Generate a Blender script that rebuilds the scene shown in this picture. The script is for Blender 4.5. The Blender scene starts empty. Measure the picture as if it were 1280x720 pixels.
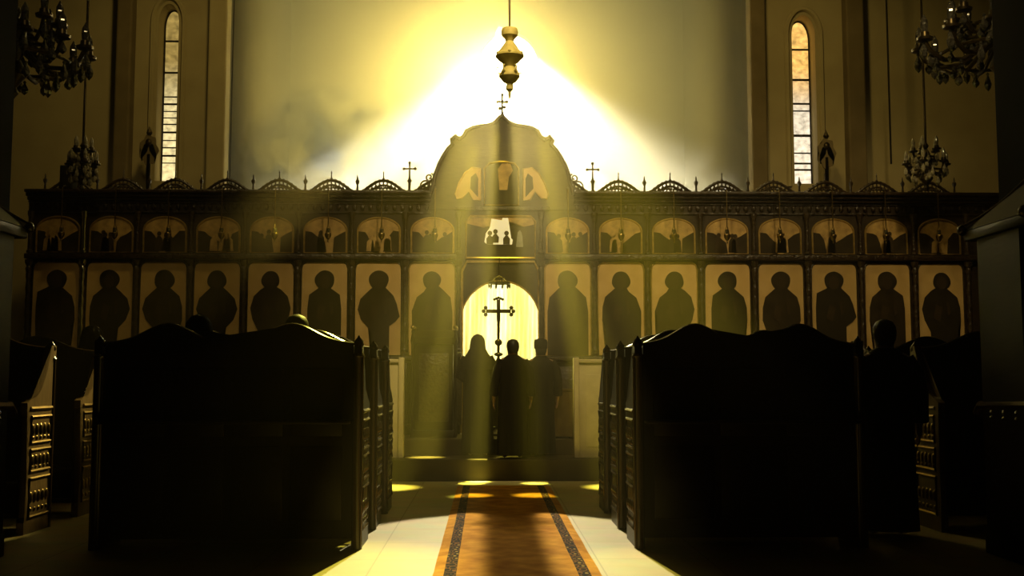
import bpy, bmesh, math, random
from mathutils import Vector, Matrix, Euler
random.seed(7)
R = math.radians
PI = math.pi
sc = bpy.context.scene
COL = sc.collection

# ------------------------------------------------------------------ camera
F = 1355.0                      # focal length in pixels of the 1280 px wide frame
CAMZ = 1.3
PITCH, YAW = math.atan(114 / F), math.atan(31 / F)
cam_d = bpy.data.cameras.new('camera')
cam_d.sensor_width = 36
cam_d.lens = F * 36 / 1280
cam_d.clip_start = 0.05
cam = bpy.data.objects.new('camera', cam_d)
COL.objects.link(cam)
cam.location = (0, 0, CAMZ)
cam.rotation_euler = (PI / 2 + PITCH, 0, -YAW)
sc.camera = cam
ROT = cam.rotation_euler.to_matrix()


def at(px, py, Y):
    """world point seen at pixel (px, py) that stands at depth Y"""
    v = ROT @ Vector(((px - 640) / F, (360 - py) / F, -1))
    v = v * (Y / v.y)
    return Vector((v.x, v.y, v.z + CAMZ))


def ax(px, Y): return at(px, 474, Y).x
def az(py, Y, px=640): return at(px, py, Y).z


AX = ax(627, 16)                # axis of the church

# ------------------------------------------------------------------ materials
def _n(nt, t, **kw):
    n = nt.nodes.new(t)
    for k, v in kw.items(): setattr(n, k, v)
    return n


def mat(name, c1, c2=None, scale=6.0, rough=0.5, metal=0.0, bump=0.0, spec=0.5, stretch=(1, 1, 1), emis=None, es=0.0, detail=4, coat=0.0):
    m = bpy.data.materials.new(name); m.use_nodes = True
    nt = m.node_tree; b = nt.nodes['Principled BSDF']
    c2 = c2 or tuple(x * 0.6 for x in c1)
    tc = _n(nt, 'ShaderNodeTexCoord'); mp = _n(nt, 'ShaderNodeMapping')
    mp.inputs['Scale'].default_value = stretch
    no = _n(nt, 'ShaderNodeTexNoise'); no.inputs['Scale'].default_value = scale; no.inputs['Detail'].default_value = detail
    cr = _n(nt, 'ShaderNodeValToRGB')
    cr.color_ramp.elements[0].color = (*c2, 1); cr.color_ramp.elements[0].position = 0.3
    cr.color_ramp.elements[1].color = (*c1, 1); cr.color_ramp.elements[1].position = 0.7
    L = nt.links.new
    L(tc.outputs['Object'], mp.inputs['Vector']); L(mp.outputs['Vector'], no.inputs['Vector'])
    L(no.outputs['Fac'], cr.inputs['Fac']); L(cr.outputs['Color'], b.inputs['Base Color'])
    b.inputs['Roughness'].default_value = rough; b.inputs['Metallic'].default_value = metal
    b.inputs['Specular IOR Level'].default_value = spec
    b.inputs['Coat Weight'].default_value = coat
    if bump:
        bp = _n(nt, 'ShaderNodeBump'); bp.inputs['Strength'].default_value = bump; bp.inputs['Distance'].default_value = 0.02
        L(no.outputs['Fac'], bp.inputs['Height']); L(bp.outputs['Normal'], b.inputs['Normal'])
    if emis:
        b.inputs['Emission Color'].default_value = (*emis, 1); b.inputs['Emission Strength'].default_value = es
    return m


M = {}
M['wood'] = mat('dark_walnut', (.012, .007, .0035), (.006, .003, .0015), 5, .5, stretch=(1, 1, 6), bump=.1, spec=.2)
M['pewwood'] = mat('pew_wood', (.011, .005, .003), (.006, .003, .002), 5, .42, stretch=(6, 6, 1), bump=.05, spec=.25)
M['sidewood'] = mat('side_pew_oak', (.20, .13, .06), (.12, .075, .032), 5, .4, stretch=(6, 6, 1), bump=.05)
M['varnish'] = mat('varnished_edge', (.05, .03, .016), (.025, .014, .008), 5, .22, stretch=(6, 1, 1), spec=.6)
M['carve'] = mat('carved_wood', (.05, .028, .012), (.012, .006, .003), 22, .35, bump=.8)
M['screen'] = mat('screen_wood', (.045, .026, .011), (.02, .011, .005), 9, .5, stretch=(1, 1, 4), bump=.15, spec=.3)
M['gilt'] = mat('gilt_moulding', (.62, .42, .14), (.40, .25, .07), 14, .35, metal=.7)
M['goldleaf'] = mat('gold_leaf_ground', (.74, .50, .20), (.58, .36, .11), 3.2, .6, bump=.05)
M['goldleaf2'] = mat('aged_gold_ground', (.62, .40, .13), (.30, .17, .05), 9, .6, bump=.05)
M['robe'] = mat('painted_dark_robe', (.030, .022, .010), (.018, .012, .006), 7, .7, spec=.2)
M['robe2'] = mat('painted_brown_robe', (.042, .028, .012), (.02, .013, .006), 7, .7, spec=.2)
M['flesh_paint'] = mat('painted_face', (.05, .032, .014), (.036, .022, .010), 9, .7, spec=.2)
M['pale_paint'] = mat('painted_pale', (.75, .62, .36), (.5, .38, .18), 10, .7)
M['glow_white_paint'] = mat('painted_glowing_cloth', (.9, .84, .6), (.75, .66, .4), 10, .7, emis=(1, .85, .45), es=.5)  # emission added so the painted cloth glows by itself
M['blue_paint'] = mat('painted_grey_robe', (.35, .33, .30), (.25, .24, .22), 10, .7)
M['marble'] = mat('beige_marble', (.62, .52, .32), (.45, .36, .2), 4, .35, detail=8)
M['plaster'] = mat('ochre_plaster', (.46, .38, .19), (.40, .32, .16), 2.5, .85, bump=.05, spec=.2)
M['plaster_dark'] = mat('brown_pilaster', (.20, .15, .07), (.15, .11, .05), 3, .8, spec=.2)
M['shade_plaster'] = mat('shaded_plaster', (.055, .047, .025), (.04, .034, .018), 2.5, .9, spec=.1)  # plaster darkened in colour so the lit sanctuary walls stay in shade
M['pier'] = mat('shaded_pier', (.0045, .0035, .0018), (.003, .0022, .001), 3, .9, spec=.03)  # near-black: shade put into the colour to swallow stray lamp light
M['brass'] = mat('brass', (.38, .27, .10), (.20, .13, .05), 12, .28, metal=1)
M['oldbrass'] = mat('blackened_brass', (.07, .05, .02), (.03, .02, .01), 12, .35, metal=.8)
M['silver'] = mat('silver', (.6, .58, .5), (.4, .38, .32), 12, .22, metal=1)
M['iron'] = mat('dark_iron', (.03, .025, .018), (.015, .012, .01), 12, .5, metal=.6)
M['crystal'] = mat('crystal', (.06, .055, .045), (.02, .018, .015), 30, .06, spec=1.0, coat=.6)
M['lit_crystal'] = mat('lit_crystal', (.45, .40, .28), (.12, .10, .06), 30, .1, spec=1.0, coat=.6)  # lighter copy of the crystal, with the lit glints put into its colour
M['veiled_gilt'] = mat('haze_veiled_gilt', (.42, .36, .12), (.28, .23, .07), 14, .55, spec=.3, bump=.3)  # olive veil of lit haze over the lamp put into its base colour
M['candle'] = mat('wax', (.4, .36, .25), (.3, .26, .18), 8, .6)
M['black'] = mat('black_plastic', (.012, .012, .012), (.008, .008, .008), 20, .5)
M['stone'] = mat('step_stone', (.045, .030, .012), (.03, .02, .008), 5, .6, spec=.2)
M['skin'] = mat('skin', (.35, .20, .13), (.30, .17, .11), 8, .5)
M['cloth1'] = mat('black_robe', (.020, .016, .010), (.012, .010, .007), 30, .85, spec=.1)
M['cloth2'] = mat('dark_grey_coat', (.030, .025, .018), (.02, .017, .012), 40, .9, spec=.1)
M['hair'] = mat('dark_hair', (.018, .012, .008), (.008, .005, .004), 60, .55, stretch=(1, 1, .2))
M['velvet'] = mat('dark_red_velvet', (.10, .012, .010), (.06, .008, .006), 20, .9)
M['lit_carpet_end'] = mat('pale_carpet_end_light', (.85, .75, .5), (.7, .6, .36), 60, .9)  # pool of light at the runner's end put into this pale colour
M['altarcloth'] = mat('brown_table_cloth', (.085, .058, .022), (.06, .04, .015), 12, .9, spec=.1)


def floor_mat():
    m = bpy.data.materials.new('pale_stone_floor'); m.use_nodes = True
    nt = m.node_tree; b = nt.nodes['Principled BSDF']; L = nt.links.new
    tc = _n(nt, 'ShaderNodeTexCoord'); br = _n(nt, 'ShaderNodeTexBrick'); no = _n(nt, 'ShaderNodeTexNoise')
    br.offset = 0
    br.inputs['Scale'].default_value = 1.0; br.inputs['Brick Width'].default_value = .8; br.inputs['Row Height'].default_value = .8
    br.inputs['Mortar Size'].default_value = .006
    br.inputs['Color1'].default_value = (.56, .46, .24, 1); br.inputs['Color2'].default_value = (.50, .41, .20, 1); br.inputs['Mortar'].default_value = (.35, .27, .13, 1)
    no.inputs['Scale'].default_value = 3; no.inputs['Detail'].default_value = 6
    mx = _n(nt, 'ShaderNodeMixRGB', blend_type='MULTIPLY'); mx.inputs['Fac'].default_value = .45
    L(tc.outputs['Object'], br.inputs['Vector']); L(tc.outputs['Object'], no.inputs['Vector'])
    L(br.outputs['Color'], mx.inputs['Color1']); L(no.outputs['Color'], mx.inputs['Color2'])
    L(mx.outputs['Color'], b.inputs['Base Color'])
    b.inputs['Roughness'].default_value = .55; b.inputs['Specular IOR Level'].default_value = .25
    return m


def carpet_mat(hw):
    """orange runner with a dark patterned stripe along either edge"""
    m = bpy.data.materials.new('patterned_runner'); m.use_nodes = True
    nt = m.node_tree; b = nt.nodes['Principled BSDF']; L = nt.links.new
    tc = _n(nt, 'ShaderNodeTexCoord'); sx = _n(nt, 'ShaderNodeSeparateXYZ')
    L(tc.outputs['Object'], sx.inputs[0])
    ab = _n(nt, 'ShaderNodeMath', operation='ABSOLUTE'); L(sx.outputs['X'], ab.inputs[0])
    dv = _n(nt, 'ShaderNodeMath', operation='DIVIDE'); L(ab.outputs[0], dv.inputs[0]); dv.inputs[1].default_value = hw
    band = _n(nt, 'ShaderNodeValToRGB'); band.color_ramp.interpolation = 'CONSTANT'
    e = band.color_ramp.elements
    e[0].position = 0; e[0].color = (0, 0, 0, 1); e[1].position = .72; e[1].color = (1, 1, 1, 1)
    x = e.new(.87); x.color = (0, 0, 0, 1)
    L(dv.outputs[0], band.inputs['Fac'])
    # motif: rows of lozenges and rosettes
    mp = _n(nt, 'ShaderNodeMapping'); mp.inputs['Scale'].default_value = (18, 9, 1); L(tc.outputs['Object'], mp.inputs['Vector'])
    vo = _n(nt, 'ShaderNodeTexVoronoi'); vo.inputs['Scale'].default_value = 1.0; L(mp.outputs['Vector'], vo.inputs['Vector'])
    vo.inputs['Randomness'].default_value = .55
    mr = _n(nt, 'ShaderNodeValToRGB'); mr.color_ramp.interpolation = 'CONSTANT'
    r = mr.color_ramp.elements
    r[0].position = 0; r[0].color = (.40, .25, .07, 1); r[1].position = .22; r[1].color = (.02, .014, .012, 1)
    y = r.new(.52); y.color = (.22, .09, .02, 1); y = r.new(.62); y.color = (.025, .016, .014, 1)
    L(vo.outputs['Distance'], mr.inputs['Fac'])
    no = _n(nt, 'ShaderNodeTexNoise'); no.inputs['Scale'].default_value = 5; no.inputs['Detail'].default_value = 8; L(tc.outputs['Object'], no.inputs['Vector'])
    base = _n(nt, 'ShaderNodeValToRGB')
    base.color_ramp.elements[0].color = (.46, .17, .018, 1); base.color_ramp.elements[0].position = .3
    base.color_ramp.elements[1].color = (.82, .40, .055, 1); base.color_ramp.elements[1].position = .72
    L(no.outputs['Fac'], base.inputs['Fac'])
    mx = _n(nt, 'ShaderNodeMixRGB'); L(band.outputs['Color'], mx.inputs['Fac']); L(base.outputs['Color'], mx.inputs['Color1']); L(mr.outputs['Color'], mx.inputs['Color2'])
    L(mx.outputs['Color'], b.inputs['Base Color']); b.inputs['Roughness'].default_value = .95; b.inputs['Specular IOR Level'].default_value = .1
    return m


def glass_mat(name, zlo, zhi, top, bottom, strength):
    """back-lit window glass: amber upper panes, clear patterned lower panes"""
    m = bpy.data.materials.new(name); m.use_nodes = True
    nt = m.node_tree; b = nt.nodes['Principled BSDF']; L = nt.links.new
    tc = _n(nt, 'ShaderNodeTexCoord'); sx = _n(nt, 'ShaderNodeSeparateXYZ'); L(tc.outputs['Object'], sx.inputs[0])
    mr = _n(nt, 'ShaderNodeMapRange'); mr.inputs['From Min'].default_value = zlo; mr.inputs['From Max'].default_value = zhi; L(sx.outputs['Z'], mr.inputs['Value'])
    cr = _n(nt, 'ShaderNodeValToRGB')
    e = cr.color_ramp.elements
    e[0].position = .0; e[0].color = (*bottom, 1); e[1].position = .72; e[1].color = (*top, 1)
    x = e.new(.45); x.color = (*[.75 * q for q in bottom], 1); x = e.new(.58); x.color = (*[.55 * a + .45 * q * .5 for a, q in zip(top, bottom)], 1)
    L(mr.outputs[0], cr.inputs['Fac'])
    mp = _n(nt, 'ShaderNodeMapping'); mp.inputs['Scale'].default_value = (8, 8, 11); L(tc.outputs['Object'], mp.inputs['Vector'])
    no = _n(nt, 'ShaderNodeTexNoise'); no.inputs['Scale'].default_value = 1.2; no.inputs['Detail'].default_value = 3; L(mp.outputs['Vector'], no.inputs['Vector'])
    m2 = _n(nt, 'ShaderNodeMapRange'); m2.inputs['From Min'].default_value = .3; m2.inputs['From Max'].default_value = .7; m2.inputs['To Min'].default_value = .5; m2.inputs['To Max'].default_value = 1.2; L(no.outputs['Fac'], m2.inputs['Value'])
    mx = _n(nt, 'ShaderNodeMath', operation='MULTIPLY'); mx.inputs[1].default_value = strength; L(m2.outputs[0], mx.inputs[0])
    b.inputs['Base Color'].default_value = (.1, .08, .04, 1); b.inputs['Roughness'].default_value = .3
    L(cr.outputs['Color'], b.inputs['Emission Color']); L(mx.outputs[0], b.inputs['Emission Strength'])
    return m


def curtain_mat():
    m = bpy.data.materials.new('cream_curtain'); m.use_nodes = True
    nt = m.node_tree; L = nt.links.new
    for n in list(nt.nodes):
        if n.type == 'BSDF_PRINCIPLED': nt.nodes.remove(n)
    out = [n for n in nt.nodes if n.type == 'OUTPUT_MATERIAL'][0]
    d = _n(nt, 'ShaderNodeBsdfDiffuse'); t = _n(nt, 'ShaderNodeBsdfTranslucent'); mx = _n(nt, 'ShaderNodeMixShader'); mx.inputs[0].default_value = .65
    tc = _n(nt, 'ShaderNodeTexCoord'); mp = _n(nt, 'ShaderNodeMapping'); mp.inputs['Scale'].default_value = (9, 1, .8)
    no = _n(nt, 'ShaderNodeTexNoise'); no.inputs['Scale'].default_value = 2; no.inputs['Detail'].default_value = 4
    cr = _n(nt, 'ShaderNodeValToRGB'); cr.color_ramp.elements[0].color = (.62, .54, .20, 1); cr.color_ramp.elements[0].position = .3
    cr.color_ramp.elements[1].color = (.92, .86, .46, 1); cr.color_ramp.elements[1].position = .65
    L(tc.outputs['Object'], mp.inputs[0]); L(mp.outputs[0], no.inputs['Vector']); L(no.outputs['Fac'], cr.inputs[0])
    L(cr.outputs[0], d.inputs['Color']); L(cr.outputs[0], t.inputs['Color']); L(d.outputs[0], mx.inputs[1]); L(t.outputs[0], mx.inputs[2]); L(mx.outputs[0], out.inputs['Surface'])
    return m


def haze_mat(name, density, aniso, color=(1, .97, .9), noise=None):
    m = bpy.data.materials.new(name); m.use_nodes = True
    nt = m.node_tree; L = nt.links.new
    for n in list(nt.nodes):
        if n.type == 'BSDF_PRINCIPLED': nt.nodes.remove(n)
    out = [n for n in nt.nodes if n.type == 'OUTPUT_MATERIAL'][0]
    v = _n(nt, 'ShaderNodeVolumeScatter'); v.inputs['Color'].default_value = (*color, 1)
    v.inputs['Anisotropy'].default_value = aniso; v.inputs['Density'].default_value = density
    if noise:
        sc_, lo, hi = noise
        tc = _n(nt, 'ShaderNodeTexCoord')
        no = _n(nt, 'ShaderNodeTexNoise'); no.inputs['Scale'].default_value = sc_; no.inputs['Detail'].default_value = 4; no.inputs['Distortion'].default_value = .6
        mr = _n(nt, 'ShaderNodeMapRange'); mr.interpolation_type = 'SMOOTHSTEP'
        mr.inputs['From Min'].default_value = lo; mr.inputs['From Max'].default_value = hi
        # fade towards the rim of the cloud (object space is a unit ball)
        ln = _n(nt, 'ShaderNodeVectorMath', operation='LENGTH'); L(tc.outputs['Object'], ln.inputs[0])
        fd = _n(nt, 'ShaderNodeMapRange'); fd.inputs['From Min'].default_value = 1.0; fd.inputs['From Max'].default_value = .25; L(ln.outputs['Value'], fd.inputs['Value'])
        m1 = _n(nt, 'ShaderNodeMath', operation='MULTIPLY'); m2 = _n(nt, 'ShaderNodeMath', operation='MULTIPLY'); m2.inputs[1].default_value = density
        gp = _n(nt, 'ShaderNodeNewGeometry'); L(gp.outputs['Position'], no.inputs['Vector'])
        L(no.outputs['Fac'], mr.inputs['Value']); L(mr.outputs[0], m1.inputs[0]); L(fd.outputs[0], m1.inputs[1]); L(m1.outputs[0], m2.inputs[0]); L(m2.outputs[0], v.inputs['Density'])
    L(v.outputs[0], out.inputs['Volume'])
    return m


# ------------------------------------------------------------------ mesh builder
class MB:
    def __init__(s): s.v = []; s.f = []
    def add(s, vs, fs):
        b = len(s.v); s.v += [tuple(p) for p in vs]; s.f += [tuple(b + i for i in q) for q in fs]; return s
    def box(s, x0, x1, y0, y1, z0, z1, c=0.0):
        if c <= 0:
            vs = [(x, y, z) for z in (z0, z1) for y in (y0, y1) for x in (x0, x1)]
            return s.add(vs, [(0, 2, 3, 1), (4, 5, 7, 6), (0, 1, 5, 4), (2, 6, 7, 3), (0, 4, 6, 2), (1, 3, 7, 5)])
        bm = bmesh.new()
        bmesh.ops.create_cube(bm, size=1)
        for v in bm.verts:
            v.co = Vector(((x0 + x1) / 2 + v.co.x * (x1 - x0), (y0 + y1) / 2 + v.co.y * (y1 - y0), (z0 + z1) / 2 + v.co.z * (z1 - z0)))
        c = min(c, .45 * min(abs(x1 - x0), abs(y1 - y0), abs(z1 - z0)))
        bmesh.ops.bevel(bm, geom=list(bm.edges), offset=c, segments=2, affect='EDGES', profile=.5)
        return s._bm(bm)
    def _bm(s, bm):
        bm.verts.index_update()
        s.add([v.co[:] for v in bm.verts], [[v.index for v in f.verts] for f in bm.faces]); bm.free(); return s
    def prism(s, pts, y0, y1, axis='y'):
        """outline (a, z) extruded along y (a = x) or along x (a = y)"""
        n = len(pts)
        mk = (lambda a, z, e: (a, e, z)) if axis == 'y' else (lambda a, z, e: (e, a, z))
        vs = [mk(a, z, y0) for a, z in pts] + [mk(a, z, y1) for a, z in pts]
        bm = bmesh.new()
        bv = [bm.verts.new(p) for p in vs]
        f0 = bm.faces.new(bv[:n]); f1 = bm.faces.new(list(reversed(bv[n:])))
        for i in range(n):
            j = (i + 1) % n
            bm.faces.new((bv[i], bv[i + n], bv[j + n], bv[j]))
        bmesh.ops.triangulate(bm, faces=[f0, f1], ngon_method='EAR_CLIP')
        bmesh.ops.recalc_face_normals(bm, faces=bm.faces)
        return s._bm(bm)
    def archboard(s, x0, x1, zs, zt, ztop, y0, y1, n=24):
        """the part of a wall above an arched opening, cut into upright strips"""
        a = arch_pts(x0, x1, zs, zt, n)
        for (xa, za), (xb, zb_) in zip(a[:-1], a[1:]):
            s.prism([(xb, zb_), (xa, za), (xa, ztop), (xb, ztop)], y0, y1)
        return s
    def lathe(s, prof, c=(0, 0, 0), seg=16, sx=1, sy=1):
        vs, fs = [], []
        for r, z in prof:
            for k in range(seg):
                a = 2 * PI * k / seg
                vs.append((c[0] + sx * r * math.cos(a), c[1] + sy * r * math.sin(a), c[2] + z))
        for i in range(len(prof) - 1):
            for k in range(seg):
                k2 = (k + 1) % seg
                fs.append((i * seg + k, i * seg + k2, (i + 1) * seg + k2, (i + 1) * seg + k))
        fs.append(tuple(reversed(range(seg)))); fs.append(tuple((len(prof) - 1) * seg + k for k in range(seg)))
        return s.add(vs, fs)
    def ball(s, c, r, seg=12, rings=8):
        r = (r, r, r) if not hasattr(r, '__len__') else r
        prof = [(math.sin(PI * (i + .04) / (rings + .08)), -math.cos(PI * (i + .04) / (rings + .08))) for i in range(rings + 1)]
        vs, fs = [], []
        for pr, pz in prof:
            for k in range(seg):
                a = 2 * PI * k / seg
                vs.append((c[0] + r[0] * pr * math.cos(a), c[1] + r[1] * pr * math.sin(a), c[2] + r[2] * pz))
        for i in range(rings):
            for k in range(seg):
                k2 = (k + 1) % seg
                fs.append((i * seg + k, i * seg + k2, (i + 1) * seg + k2, (i + 1) * seg + k))
        fs.append(tuple(reversed(range(seg)))); fs.append(tuple(rings * seg + k for k in range(seg)))
        return s.add(vs, fs)
    def tube(s, pts, r, seg=8, closed=False):
        pts = [Vector(p) for p in pts]; n = len(pts)
        rs = [r] * n if not hasattr(r, '__len__') else r
        vs, fs = [], []
        up = None
        for i, p in enumerate(pts):
            if closed: t = pts[(i + 1) % n] - pts[i - 1]
            else: t = pts[min(i + 1, n - 1)] - pts[max(i - 1, 0)]
            t.normalize()
            if up is None:
                up = Vector((0, 0, 1)) if abs(t.z) < .9 else Vector((0, 1, 0))
            a = t.cross(up)
            if a.length < 1e-4: a = t.cross(Vector((1, 0, 0)))
            a.normalize(); b = a.cross(t).normalized(); up = b
            for k in range(seg):
                w = 2 * PI * k / seg
                vs.append(p + a * rs[i] * math.cos(w) + b * rs[i] * math.sin(w))
        m = n if closed else n - 1
        for i in range(m):
            i2 = (i + 1) % n
            for k in range(seg):
                k2 = (k + 1) % seg
                fs.append((i * seg + k, i * seg + k2, i2 * seg + k2, i2 * seg + k))
        if not closed:
            fs.append(tuple(reversed(range(seg)))); fs.append(tuple((n - 1) * seg + k for k in range(seg)))
        return s.add(vs, fs)
    def loft(s, secs):
        """closed rings of equal length"""
        n = len(secs[0]); vs = [p for q in secs for p in q]; fs = []
        for i in range(len(secs) - 1):
            for k in range(n):
                k2 = (k + 1) % n
                fs.append((i * n + k, i * n + k2, (i + 1) * n + k2, (i + 1) * n + k))
        fs.append(tuple(reversed(range(n)))); fs.append(tuple((len(secs) - 1) * n + k for k in range(n)))
        return s.add(vs, fs)
    def build(s, name, m, parent=None, smooth=True, world=False):
        me = bpy.data.meshes.new(name)
        off = Vector((0, 0, 0))
        if world and parent is not None:
            q = parent
            while q is not None: off += q.location; q = q.parent
        me.from_pydata([(p[0] - off.x, p[1] - off.y, p[2] - off.z) for p in s.v], [], s.f)
        me.update()
        me.materials.append(M[m] if isinstance(m, str) else m)
        if smooth:
            me.polygons.foreach_set('use_smooth', [True] * len(me.polygons))
            try: me.set_sharp_from_angle(angle=R(38))
            except Exception: pass
        o = bpy.data.objects.new(name, me); COL.objects.link(o)
        if parent is not None: o.parent = parent
        return o


def tag(o, label=None, cat=None, group=None, kind=None):
    if label: o['label'] = label
    if cat: o['category'] = cat
    if group: o['group'] = group
    if kind: o['kind'] = kind
    return o


def thing(name, loc, label, cat, group=None, rz=0.0):
    o = bpy.data.objects.new(name, None); COL.objects.link(o)
    o.location = loc; o.rotation_euler = (0, 0, rz); o.empty_display_size = .1
    return tag(o, label, cat, group)


def kids(o): return [c for c in COL.objects if c.parent == o]


def copy_tree(o, parent=None):
    c = o.copy(); COL.objects.link(c)
    c.parent = parent
    for ch in list(o.children): copy_tree(ch, c)
    return c


def struct(name, mb, m, label=None, smooth=False):
    o = mb.build(name, m, None, smooth); o['kind'] = 'structure'
    if label: o['label'] = label
    return o


def arch_pts(x0, x1, zs, zt, n=16):
    """points of an arch from (x1, zs) over the top zt to (x0, zs)"""
    cx, rx = (x0 + x1) / 2, (x1 - x0) / 2
    return [(cx + rx * math.cos(PI * k / n), zs + (zt - zs) * math.sin(PI * k / n)) for k in range(n + 1)]


# ------------------------------------------------------------------ the room
SX, SY0, SY1, SZ = 8.6, -2.0, 24.0, 11.5
struct('floor', MB().box(-SX, SX, SY0, 24.4, -.2, 0), floor_mat())
struct('ceiling', MB().box(-SX, SX, SY0, 24.4, SZ, SZ + .2), 'plaster')
struct('wall_left', MB().box(-SX - .3, -SX, SY0, 17.9, 0, SZ), 'plaster')
struct('wall_right', MB().box(SX, SX + .3, SY0, 17.9, 0, SZ), 'plaster')
FY = 17.5                                            # the walls that flank the sanctuary


def flank(name, xa, xb, wx0, wx1, zb, zs, zt, idx):
    """a wall from xa to xb with one real arched opening"""
    y0, y1 = FY, FY + .45
    w = MB()
    w.box(xa, wx0, y0, y1, 0, SZ); w.box(wx1, xb, y0, y1, 0, SZ); w.box(wx0, wx1, y0, y1, 0, zb)
    w.archboard(wx0, wx1, zs, zt, SZ, y0, y1, 20)
    return struct(name, w, 'plaster')


def lancet(idx, wx0, wx1, zb, zs, zt, top, bottom, strength, bars):
    """window set in the opening: arched glass, frame and glazing bars"""
    y = FY + .30
    root = bpy.data.objects.new('window_%d' % idx, None); COL.objects.link(root)
    root.location = ((wx0 + wx1) / 2, y, zb); root['kind'] = 'structure'
    arc = arch_pts(wx0 + .005, wx1 - .005, zs, zt - .005, 20)
    g = MB().prism([(wx0 + .005, zb + .003)] + [(wx1 - .005, zb + .003)] + arc, y, y + .02)
    g.build('pane', glass_mat('lit_glass_%d' % idx, 0, zt - zb, top, bottom, strength), root, False, True)
    t = MB()
    path = [(wx0 + .02, y - .012, zb + .02), (wx1 - .02, y - .012, zb + .02)] + [(a, y - .012, z) for a, z in arch_pts(wx0 + .02, wx1 - .02, zs, zt - .02, 16)]
    t.tube(path, .016, 6, True)
    t.build('window_frame', 'iron', root, True, True)
    b = MB()
    for zz, th in bars:
        z = az(zz, y, 640)
        b.box(wx0 + .01, wx1 - .01, y - .02, y - .003, z - th / 2, z + th / 2)
    b.build('glazing_bars', 'iron', root, False, True)
    return root


# left window: px 203..223, y 12..222 ; right window: px 990..1013, y 22..222
wl0, wl1 = ax(186, FY), ax(212, FY)
wr0, wr1 = ax(999, FY), ax(1029, FY)
zb = az(228, FY)
flank('wall_back_left', -SX, -4.58, wl0, wl1, zb, az(32, FY), az(8, FY), 1)
flank('wall_back_right', 4.58, SX, wr0, wr1, zb, az(42, FY), az(16, FY), 2)
lancet(1, wl0, wl1, zb, az(32, FY), az(8, FY), (.30, .20, .05), (1, .80, .36), 1.35,
       [(55, .03), (94, .03), (124, .02), (133, .03), (142, .015), (150, .015), (158, .02), (168, .03), (178, .015), (187, .02), (197, .03), (206, .015)])
lancet(2, wr0, wr1, zb, az(42, FY), az(16, FY), (.90, .50, .12), (1, .84, .58), 1.45,
       [(60, .03), (98, .035), (128, .03), (137, .02), (168, .04), (190, .02), (203, .03), (211, .03)])
# mouldings round the openings
for i, (a, b, zs, zt) in enumerate(((wl0, wl1, az(32, FY), az(8, FY)), (wr0, wr1, az(42, FY), az(16, FY)))):
    t = MB()
    t.tube([(a - .09, FY - .01, zb - .05)] + [(x, FY - .01, z) for x, z in reversed(arch_pts(a - .09, b + .09, zs, zt + .1, 20))] + [(b + .09, FY - .01, zb - .05)], .045, 6)
    struct('trim_%d' % (i + 1), t, 'plaster', smooth=True)
# pilasters
n = 3
for a, b, yy, m_ in ((ax(130, 17.2), ax(150, 17.2), 17.25, 'plaster_dark'), (ax(1071, 17.2), ax(1094, 17.2), 17.25, 'plaster_dark'),
                     (ax(946, 17.2), ax(966, 17.2), 17.2, 'plaster_dark'), (ax(250, 17.2), ax(274, 17.2), 17.2, 'plaster')):
    p = MB().box(a, b, yy, FY, 0, SZ, .03)
    p.box(a - .05, b + .05, yy - .05, FY, 0, .5, .02)
    struct('trim_%d' % n, p, m_); n += 1
# sanctuary behind the screen
struct('wall_sanctuary_left', MB().box(-4.58, -4.33, FY, 23.4, 0, SZ), 'shade_plaster')
struct('wall_sanctuary_right', MB().box(4.33, 4.58, FY, 23.4, 0, SZ), 'shade_plaster')
ey0 = 23.4
ex0, ex1 = ax(598, ey0), ax(674, ey0)
ez0, ezs, ez1 = az(150, ey0), az(80, ey0), az(40, ey0)
w = MB()
w.box(-4.58, ex0, ey0, ey0 + .4, 0, SZ); w.box(ex1, 4.58, ey0, ey0 + .4, 0, SZ); w.box(ex0, ex1, ey0, ey0 + .4, 0, ez0)
w.archboard(ex0, ex1, ezs, ez1, SZ, ey0, ey0 + .4, 20)
struct('wall_back', w, 'shade_plaster')
root = bpy.data.objects.new('window_3', None); COL.objects.link(root); root.location = ((ex0 + ex1) / 2, ey0 + .2, ez0); root['kind'] = 'structure'
g = MB().prism([(ex0 + .005, ez0 + .004), (ex1 - .005, ez0 + .004)] + arch_pts(ex0 + .005, ex1 - .005, ezs, ez1 - .005, 20), ey0 + .2, ey0 + .22)
mg = mat('glaring_glass', (.8, .8, .7), (.7, .7, .6), 4, .3, emis=(1, .93, .66), es=9)
g.build('pane', mg, root, False, True)
b = MB()
for k in (1, 2): b.box(ex0 + (ex1 - ex0) * k / 3 - .02, ex0 + (ex1 - ex0) * k / 3 + .02, ey0 + .17, ey0 + .195, ez0 + .01, ezs + .3)
for k in (1, 2, 3): b.box(ex0 + .01, ex1 - .01, ey0 + .17, ey0 + .195, ez0 + (ezs - ez0) * k / 3 - .02, ez0 + (ezs - ez0) * k / 3 + .02)
b.build('glazing_bars', 'iron', root, False, True)
# piers of the nave
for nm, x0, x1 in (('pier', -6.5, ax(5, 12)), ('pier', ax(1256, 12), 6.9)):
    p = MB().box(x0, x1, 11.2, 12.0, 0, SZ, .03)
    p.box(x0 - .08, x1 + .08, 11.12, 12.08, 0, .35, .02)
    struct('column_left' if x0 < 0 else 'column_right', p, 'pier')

# chancel steps
struct('floor_step_lower', MB().box(-SX, SX, 14.0, 14.78, 0, .28, .015), 'stone')
struct('floor_step_upper', MB().box(-SX, SX, 14.78, FY, 0, .5, .015), 'stone')
PZ = .5

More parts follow.
